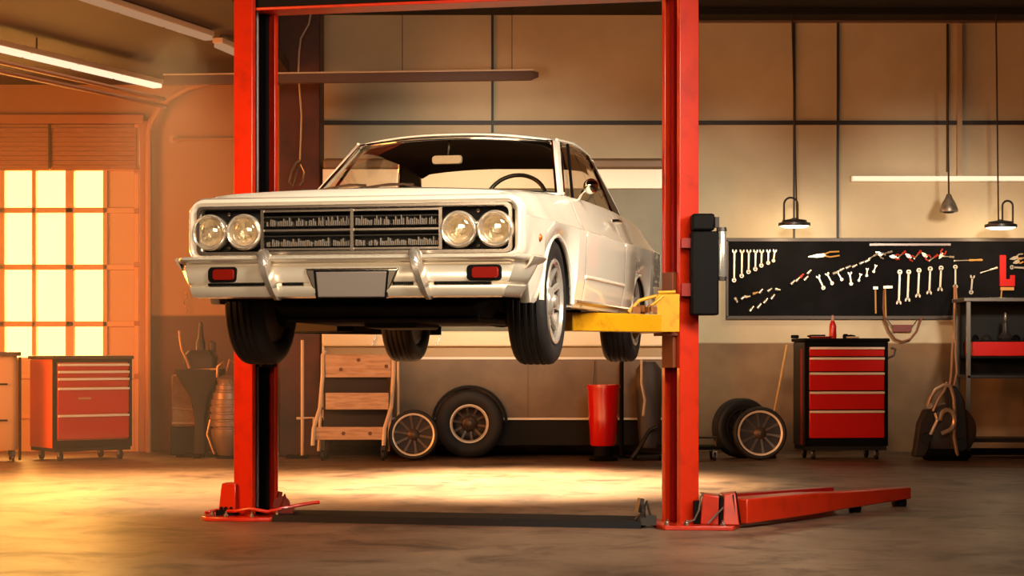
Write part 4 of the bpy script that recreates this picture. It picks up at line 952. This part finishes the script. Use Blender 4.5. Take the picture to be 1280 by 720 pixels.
# ================================================================ TOOL BOARD
by = WY-.002
a = at(908,300,by); b = at(1318,397,by)
bo = thing('tool_board','long black tool board mounted on the right wall','tool board',(0.5*(a.x+b.x),by,b.z))
BO = Vector((0.5*(a.x+b.x),by,b.z))
hw=(b.x-a.x)/2; hh=a.z-b.z
MB().bb(-hw,hw,-.03,0,0,hh).build('panel', BOARD, bo, smooth=False)
MB().bb(-hw-.01,hw+.01,-.045,0,hh-.02,hh+.02).bb(-hw-.01,hw+.01,-.045,0,-.02,.02).bb(-hw-.01,-hw+.02,-.045,0,0,hh).build('board_frame', mat('board_frame',(70,58,52),.4,.3), bo, bevel=.004)
q0 = at(1086,306,by)-BO; q1 = at(1187,306,by)-BO
MB().bb(q0.x,q1.x,-.055,-.03,q0.z-.012,q0.z+.012).build('magnet_strip', mat('strip_grey',(136,120,116),.35,.5), bo)
TYY = by-.04
def tool(kind, label, p0, p1, m_=TOOL, cat='wrench', group=None, wd=1):
    A = at(p0[0],p0[1],TYY); B = at(p1[0],p1[1],TYY); mid = (A+B)/2; D = B-A; L = D.length; ang = math.atan2(D.z,D.x)
    e = .011; pts = {}
    o = thing(kind,label,cat,tuple(mid),0,group)
    M = Matrix.Rotation(-ang,4,'Y')
    s = wd*.9
    def add(name, mb, mt): mb.xf(M); mb.build(name, mt, o)
    if kind == 'wrench':
        r = min(.027,L*.10+.007)*s
        m = MB(); m.prism([(-L/2+r,-.35*r),(L/2-r,-.4*r),(L/2-r,.4*r),(-L/2+r,.35*r)],-e,0)
        m.lathe([(r,-e),(r,0),(r*.5,0),(r*.5,-e),(r,-e)],(-L/2+r,0,0),'Y',14,cap=False)
        m.prism([(L/2-1.6*r,-.5*r),(L/2-.9*r,-1.1*r),(L/2,-1.0*r),(L/2-.1*r,-.45*r),(L/2-.8*r,-.4*r),(L/2-.8*r,.4*r),(L/2-.1*r,.45*r),(L/2,1.0*r),(L/2-.9*r,1.1*r),(L/2-1.6*r,.5*r)],-e,0)
        add('wrench_body',m,m_)
    elif kind == 'screwdriver':
        m = MB(); m.tube([(-L/2,-e,0),(0,-e,0)],.006,8); m.prism([(-L/2-.01,-.008),(-L/2+.02,-.006),(-L/2+.02,.006),(-L/2-.01,.008)],-e-.002,-e+.002); add('blade',m,TOOL)
        m = MB(); m.tube([(-.0,-e,0),(.01,-e,0),(L*.25,-e,0),(L*.46,-e,0),(L/2,-e,0)],[.008,.014,.011,.015,.008],8); add('grip',m,m_)
    elif kind == 'pliers':
        m = MB(); m.prism([(-L/2,-.004),(-L*.2,-.02),(0,-.018),(0,.018),(-L*.2,.02),(-L/2,.004)],-e,0); m.lathe([(.02,-e-.004),(.02,0)],(0,0,0),'Y',12); add('jaws',m,TOOL)
        m = MB(); m.tube([(0,-e,.008),(L*.2,-e,.028),(L/2,-e,.022)],.009,8); m.tube([(0,-e,-.008),(L*.2,-e,-.028),(L/2,-e,-.022)],.009,8); add('grips',m,m_)
    elif kind == 'socket':
        m = MB(); m.tube([(-L/2,-e,0),(0,-e,0),(.005,-e,0),(L/2,-e,0)],[.018*s,.018*s,.013*s,.013*s],10); add('socket_body',m,m_)
    elif kind == 'hammer':
        m = MB(); m.tube([(-L/2,-e,0),(L/2,-e,0)],.010,8); add('handle',m,TOOLO)
        m = MB(); hl = .05 if p0[0] < 1100 else .10; m.box((-L/2,-e-.005,hl*.3 if hl>.06 else 0),(.03,.03,hl)); add('head',m,TOOL)
    return o
ords = ['first','second','third','fourth','fifth','sixth','seventh','eighth','ninth','tenth','eleventh']
X7 = [918,927.5,936,944.5,952,960.5,967]; Y7=[353,347.5,342.5,339,334.5,331,328]
for i,(x,y) in enumerate(zip(X7,Y7)):
    q = {0:'longest, leftmost wrench of the graded row on the black board',6:'shortest, rightmost wrench of the graded row on the black board'}.get(i, '%s wrench from the left in the graded row of seven'%ords[i])
    tool('wrench',q,(x-.5,y),(x+(0 if i<6 else 1.5),312),group='graded wrenches on the tool board')
SK = [(920,375,-60),(929,372,40),(934.5,371,10),(944,366.5,20),(951,364,50),(962,362.5,35),(972,362,-10)]
for i,(x,y,an) in enumerate(SK):
    c,s_ = math.cos(math.radians(an))*3.4, math.sin(math.radians(an))*3.4
    tool('socket','%s small socket from the left in the upper slanting line, board lower left'%ords[i],(x-c,y-s_*-1),(x+c,y+s_*-1),TOOL if i!=3 else TOOLO,'socket','upper slanting sockets')
SK = [(939.5,386),(949,382.5),(957,376),(966,371)]
for i,(x,y) in enumerate(SK):
    tool('socket','%s small socket from the left in the lower slanting line, board lower left'%ords[i],(x-2.4,y+3),(x+2.4,y-3),TOOL,'socket','lower slanting sockets')
tool('pliers','long brass-gripped pliers lying level near the top middle of the board',(1010,321),(1049,317),TOOLO,'pliers')
SK = [(991,353),(997,349.5),(1002,345),(1007.5,348),(1011.5,340)]
for i,(x,y) in enumerate(SK):
    tool('socket','%s socket from the left in the line rising below the level pliers'%ords[i],(x-2.4,y+2.5),(x+2.4,y-2.5),TOOL if i!=2 else TOOLR,'socket','rising sockets below the pliers')
MW = [((1030,362),(1022,344)),((1041,356),(1033,341)),((1053,351),(1046,339)),((1064,357),(1062,340)),((1073,352),(1076,342)),((1083,346),(1084,335)),((1091.5,341),(1095,331))]
for i,(p0,p1) in enumerate(MW):
    tool('wrench','%s short wrench from the left in the fan hanging at the board middle'%ords[i],p0,p1,group='fan of short wrenches')
DG = [(1044,341),(1052,337),(1060,334),(1068,332.5),(1077,328.5),(1084,326)]
for i,(x,y) in enumerate(DG):
    tool('socket','%s socket from the left in the line rising above the wrench fan'%ords[i],(x-3,y+1.5),(x+3,y-1.5),TOOL,'socket','rising sockets above the fan')
TC = [(1092,320,30),(1100,318,-30),(1109,316,15),(1118,321,-5),(1127,318,40),(1137,321,-35),(1147,318,50),(1157,320,-40),(1167,322,35),(1177,318,60),(1186,321,-5)]
for i,(x,y,an) in enumerate(TC):
    c,s_ = math.cos(math.radians(an))*6.5, math.sin(math.radians(an))*6.5
    k2 = 'screwdriver' if i%2==0 else 'pliers'
    red = 3 <= i <= 9
    n_s = sum(1 for j in range(i) if j%2==i%2)
    tool(k2,'%s %s from the left in the crowded top row under the grey strip'%(ords[n_s],k2 if k2=='screwdriver' else 'pair of pliers'),(x-c,y+s_),(x+c,y-s_),TOOLR if red else TOOL,k2,'crowded top row of '+('screwdrivers' if k2=='screwdriver' else 'pliers'))
W5 = [(1124,380.5,337),(1135,377,337),(1148,372,335),(1162,368,333),(1175.5,364,332)]
for i,(x,y1,y0) in enumerate(W5):
    tool('wrench','%s large wrench from the left in the row of five below the red grips'%ords[i],(x+.8,y0),(x-.8,y1),group='five large wrenches',wd=1.1)
tool('hammer','small hammer hanging left of the five large wrenches, upright shaft',(1094,360),(1094.5,392),cat='hammer')
tool('hammer','hammer with wider head hanging just left of the largest wrenches',(1106,359),(1107,397),cat='hammer')
tool('screwdriver','long level screwdriver right of the crowded top row',(1193,326),(1228,325),TOOLO,'screwdriver')
tool('wrench','slim upright wrench right of the five large wrenches',(1194,331),(1194,360))
tool('wrench','short bent-looking wrench hanging above the left end of the steel rack',(1213.5,368),(1215.5,344))
tool('screwdriver','slanting pale-gripped screwdriver left of the red clamp',(1226,341),(1247,334.5),TOOL,'screwdriver')
tool('pliers','pair of pliers at the right edge, upper one beside the red clamp',(1262,324),(1279,320),TOOL,'pliers')
tool('wrench','level wrench at the right edge beside the red clamp',(1262,334),(1284,335))
tool('pliers','small pair of pliers at the right edge, just under the upper pair',(1266,329),(1278,325),TOOLO,'pliers')
O = at(1258,360,TYY); o = thing('bar_clamp','red bar clamp hanging on the tool board near the right edge','clamp',tuple(O))
def cl(px,py): p = at(px,py,TYY)-O; return (p.x,p.z)
MB().prism([cl(1249,358),cl(1249,319),cl(1257,319),cl(1257,349),cl(1262,349),cl(1262,344),cl(1268,344),cl(1268,358)],-.03,0).build('clamp_body', REDC, o, bevel=.003)
MB().prism([cl(1250,363),cl(1250,359),cl(1267,359),cl(1267,363)],-.025,0).tube([Vector((cl(1252,362)[0],-.01,cl(1252,362)[1])),Vector((cl(1251,372)[0],-.01,cl(1251,372)[1]))],.008,6).build('clamp_bar', TOOLO, o)
# cable loop below board
O = at(1127,397,WY-.05); o = thing('cable_loop','brown cable sling with dark red tag hanging below the tool board','cable',tuple(O))
pts = [at(x,y,WY-.06)-O for x,y in ((1105,362),(1104,385),(1106,400),(1111,413),(1119,424),(1128,427),(1138,424),(1146,414),(1151,400),(1153,396))]
MB().tube(pts,.012,8).build('cable', mat('cable_brown',(120,74,48),.5), o)
MB().tube([at(x,y,WY-.055)-O for x,y in ((1108,398),(1116,409),(1128,413),(1140,409),(1148,398))],.006,6).build('inner_cable', mat('cable_dark',(70,44,32),.5), o)
MB().rings([[at(x,y,Y_)-O for x,y in ((1115,406),(1141,406),(1139,415),(1117,415))] for Y_ in (WY-.06,WY-.045)]).build('tag', mat('tag_dark_red',(120,34,24),.5), o, bevel=.004)
o = MB().tube([at(x,y,WY-.04) for x,y in ((1114,434),(1120,436),(1118,444),(1110,447))],.008,6).build('wall_hook', GREYD); tag(o,'small dark wire hook on the wall below the cable sling','hook')

# ================================================================ STEEL RACK (right)
Yr = 20.15
O = Vector((at(1262,0,Yr).x,Yr,0)); o = thing('steel_rack','grey steel work rack with black back at the right edge','rack',tuple(O))
RX = lambda px: at(px,0,Yr-.25).x-O.x
RZ = lambda py: at(0,py,Yr-.25).z
x0,x1 = RX(1207), RX(1322)
MB().bb(x0-.02,x1+.02,-.27,.28,RZ(377),RZ(372)).build('rack_top', GREY, o, bevel=.006)
for x in (x0+.01,x1-.03):
    for y in (-.25,.22): MB().bb(x,x+.045,y,y+.04,0,RZ(377)).build('leg', GREY, o, bevel=.004)
MB().bb(x0+.05,x1-.03,.2,.215,RZ(471),RZ(377)).build('back_panel', BLACKM, o)
MB().bb(x0+.05,x1-.03,-.22,.24,RZ(448),RZ(445)).build('shelf', BLACK, o)
MB().bb(x0+.02,x1-.02,-.25,.24,RZ(473),RZ(469)).build('shelf', GREYD, o, bevel=.004)
MB().bb(x0+.02,x1-.02,-.25,.24,RZ(553),RZ(548)).build('shelf', GREYD, o, bevel=.004)
MB().bb(x0+.02,x1-.02,-.25,-.2,.03,.08).bb(x0+.02,x1-.02,.2,.24,.03,.08).build('base_rail', BLACK, o, bevel=.004)
MB().tube([(x1-.32,-.24,RZ(471)),(x1-.33,-.24,RZ(500)),(x1-.30,-.24,.1)],.02,8).build('brace', GREYD, o)
O2 = Vector((at(1262,0,Yr).x,Yr-.02,RZ(445))); o = thing('parts_box','low orange-red parts box sitting on the upper shelf of the steel rack','box',tuple(O2))
MB().bb(RX(1217),RX(1312),-.2,.15,0,RZ(427)-RZ(445)).build('box_body', REDC, o, bevel=.006)
MB().bb(RX(1217)-.005,RX(1312)+.005,-.205,.155,RZ(427)-RZ(445),RZ(425)-RZ(445)).build('box_lid', BLACK, o)
hb = RZ(425)
for i,(px,w_) in enumerate(((1222,.035),(1236,.05),(1273,.045),(1286,.035))):
    q = Vector((at(px,0,Yr-.2).x,Yr-.1,hb)); 
    ob_ = MB().lathe([(w_,0),(w_*1.1,.02),(w_*.7,.045),(w_*.3,.055)],tuple(q),'Z',14).build('tape_roll', BLACK if i%2==0 else GREYD)
    tag(ob_, '%s on the orange-red parts box'%('leftmost small black roll','second small grey roll from the left','third small black roll, right of the funnel','rightmost small grey roll')[i],'tape roll')
q = Vector((at(1258,0,Yr-.2).x,Yr-.16,hb)); o = thing('oil_funnel','dark oil can with a tall narrow spout on the orange-red parts box','oil can',tuple(q))
MB().lathe([(.07,0),(.085,.02),(.06,.05),(.03,.09),(.028,.17),(.012,.2)],(0,0,0),'Z',18).build('can_body', GREYD, o)
MB().lathe([(.012,.19),(.02,.22),(.016,.27),(.006,.29)],(0,0,0),'Z',12).build('spout', GREY, o)
q = Vector((at(1252,0,Yr-.2).x,Yr-.22,hb))
# ---------- hose machine
O = Vector((at(1182,0,19.55).x,19.55,0)); o = thing('shop_vacuum','dark shop vacuum wrapped in pale hoses, left of the steel rack','vacuum',tuple(O))
H = lambda px,py,dy=0: Vector((at(px,0,19.4).x-O.x,dy,at(0,py,19.4).z))
MB().lathe([(.10,-.13),(.22,-.13),(.275,-.09),(.285,0),(.275,.09),(.22,.13),(.1,.13)],(.03,.05,.30),'Y',30).build('drum', mat('vac_grey',(74,60,52),.4,.2), o)
MB().rings([rbox(.2,.15,.06,.0),rbox(.24,.17,.06,.05),rbox(.2,.14,.06,.12)]).build('vacuum_base', BLACK, o)
MB().rings([[H(px,py,-.1),H(px2,py,-.1),H(px2,py,.06),H(px,py,.06)] for px,px2,py in ((1143,1160,572),(1146,1164,560),(1150,1170,530),(1158,1172,512))]).build('side_bag', mat('bag_dark',(44,36,34),.7), o, bevel=.02)
MB().rings([[H(px,py,-.12),H(px2,py,-.12),H(px2,py,.06),H(px,py,.06)] for px,px2,py in ((1190,1212,575),(1188,1211,530),(1186,1207,500),(1184,1196,482))]).build('side_cover', mat('cover_dark',(38,28,24),.6), o, bevel=.02)
MB().tube([H(1160,507,-.14),H(1163,497,-.15),H(1170,487,-.15),H(1180,481,-.15),H(1188,483,-.15),H(1192,497,-.16),H(1193,520,-.17),H(1192,545,-.17),H(1197,570,-.15)],.020,8).tube([H(1166,514,-.16),H(1172,500,-.17),H(1180,488,-.16),H(1184,478,-.14)],.016,8).build('hose', mat('hose_pale',(178,146,116),.35,.4), o)
MB().tube([H(1171,523,-.19)]+[H(1183+9*math.cos(a),525-13*math.sin(a),-.2) for a in [PI-.1-k*(PI*1.35)/10 for k in range(11)]]+[H(1176,542,-.19)],.024,8).build('hose_loop', mat('hose_steel',(200,176,150),.3,.5), o)
MB().tube([H(1162,543,-.2),H(1170,525,-.21),H(1168,516,-.2)],.018,8).lathe([(.03,-.01),(.03,.01)],tuple(H(1162,507,-.15)),'Y',14).build('nozzle', mat('nozzle_light',(216,200,180),.3,.5), o)
MB().lathe([(.06,-.02),(.065,0),(.04,.02)],tuple(H(1202,556,-.13)),'Y',18).lathe([(.05,-.02),(.055,0),(.04,.02)],tuple(H(1158,548,-.12)),'Y',18).build('vacuum_wheel', RUBBER, o)
o = MB().tube([at(x,y,WY-.09-(y-360)/120*1.3) for x,y in ((1193,358),(1193,380),(1192,410),(1190,440),(1189,465),(1187,484))],.012,6).tube([at(x,y,WY-.10-(y-360)/120*1.3) for x,y in ((1195,358),(1196,380),(1195,410),(1194,440),(1196,465),(1192,484))],.010,6).build('tan_rope', mat('cord_tan',(170,116,80),.5)); tag(o,'tan cord hanging from the tool board down to the vacuum','cord')

# ================================================================ CAMERA
cam = bpy.data.cameras.new('camera'); co = bpy.data.objects.new('camera',cam); C.objects.link(co)
cam.sensor_width = 36; cam.lens = FPX/1280*36; cam.shift_y = (HOR-360)/1280
co.location = (0,0,CZ); co.rotation_euler = (PI/2,0,0); cam.clip_end = 200
bpy.context.scene.camera = co
# ================================================================ LIGHT
def area(name, loc, target, sx, sy, e, col, spread=180):
    L = bpy.data.lights.new(name,'AREA'); L.shape='RECTANGLE'; L.size=sx; L.size_y=sy; L.energy=e; L.color=lin(col); L.spread=math.radians(spread)
    o = bpy.data.objects.new(name,L); C.objects.link(o); o.location = loc
    o.rotation_euler = (Vector(target)-Vector(loc)).to_track_quat('-Z','Y').to_euler(); return o
def spot(name, loc, target, e, col, ang, blend=1, r=.3):
    L = bpy.data.lights.new(name,'SPOT'); L.energy=e; L.color=lin(col); L.spot_size=math.radians(ang); L.spot_blend=blend; L.shadow_soft_size=r
    o = bpy.data.objects.new(name,L); C.objects.link(o); o.location = loc
    o.rotation_euler = (Vector(target)-Vector(loc)).to_track_quat('-Z','Y').to_euler(); return o
# late daylight through the glazed door, then added warm lights on the left
area('door_daylight',(-5.2,WY+1.2,2.3),(-1.5,15,.8),3,2.6,700,(255,200,130))
area('left_bay_fill',(-7.0,16.5,1.9),(-2,17.5,.6),3.0,2.2,380,(255,150,66))  # added warm light for the orange glow on the left, no opening there
area('left_front_fill',(-5.4,8.5,3.4),(-1.7,12.7,1.4),1.4,1.4,75,(255,160,80),60)  # added to warm the front face of the left lift post
# shop lights above the car, and added fill lights without fixtures
area('front_shop_light',(1.8,7.4,4.5),(.1,11.2,1.6),2.6,1.4,115,(255,240,214),80)
area('right_side_fill',(4.6,8.2,3.4),(.2,11.2,1.3),1.6,1.6,44,(255,236,214),60)  # added to brighten the wheel rims and the car's right flank
area('front_bay_light',(-1.2,3.0,3.4),(-.6,10.3,1.7),3.2,1.6,42,(255,222,184),60)
spot('floor_fill_spot',(.2,16.4,4.7),(.0,16.2,0),17000,(255,218,168),56,1,.3)  # added ceiling spot without a fixture, makes the bright pool on the floor
spot('floor_fill_spot',(-2.9,16.2,3.8),(-2.6,15.8,0),4600,(255,205,144),76,1,.3)  # second added spot, carries the floor pool to the left
for x_,e_ in ((2.1,740),(4.6,900)): spot('wall_fill_spot',(x_,15.2,3.0),(x_+.05,WY,1.9),e_,(255,240,214),40,1,.25)  # added spots without fixtures, cones shaped to fade towards the wall top
spot('centre_wall_fill_spot',(-.3,14.6,3.0),(-.2,WY,2.25),1050,(255,238,208),40,1,.25)  # added spot without a fixture, brightens the middle wall and the trailer
hz = MB().bb(-7.49,-.9,13.6,WY-.02,.01,CEIL-.01)
HM = bpy.data.materials.new('haze'); HM.use_nodes = True; nt = HM.node_tree; nt.nodes.clear()
o_ = nt.nodes.new('ShaderNodeOutputMaterial'); v_ = nt.nodes.new('ShaderNodeVolumeScatter'); v_.inputs['Color'].default_value = (1,.88,.7,1); v_.inputs['Anisotropy'].default_value = .1
tc_ = nt.nodes.new('ShaderNodeTexCoord'); sx_ = nt.nodes.new('ShaderNodeSeparateXYZ'); mr_ = nt.nodes.new('ShaderNodeMapRange')
mr_.inputs[1].default_value = -1.0; mr_.inputs[2].default_value = -5.2; mr_.inputs[3].default_value = 0; mr_.inputs[4].default_value = .015
nt.links.new(tc_.outputs['Object'], sx_.inputs[0]); nt.links.new(sx_.outputs[0], mr_.inputs[0]); nt.links.new(mr_.outputs[0], v_.inputs['Density'])
nt.links.new(v_.outputs[0], o_.inputs['Volume'])
h_ = hz.build('dusty_haze', HM, smooth=False); h_['kind'] = 'stuff'; h_['label'] = 'thin warm dusty haze in the left bay in front of the glazed door'; h_['category'] = 'haze'
W = bpy.data.worlds.new('world'); bpy.context.scene.world = W; W.use_nodes = True
W.node_tree.nodes['Background'].inputs[0].default_value = lin((255,200,150))+(1,); W.node_tree.nodes['Background'].inputs[1].default_value = .06
vs = bpy.context.scene.view_settings; vs.view_transform='Standard'; vs.look='None'; vs.gamma=1; vs.exposure=0; vs.use_curve_mapping=False
bpy.context.scene.cycles.use_denoising = True
bpy.context.scene.cycles.max_bounces = 8; bpy.context.scene.cycles.transparent_max_bounces = 16
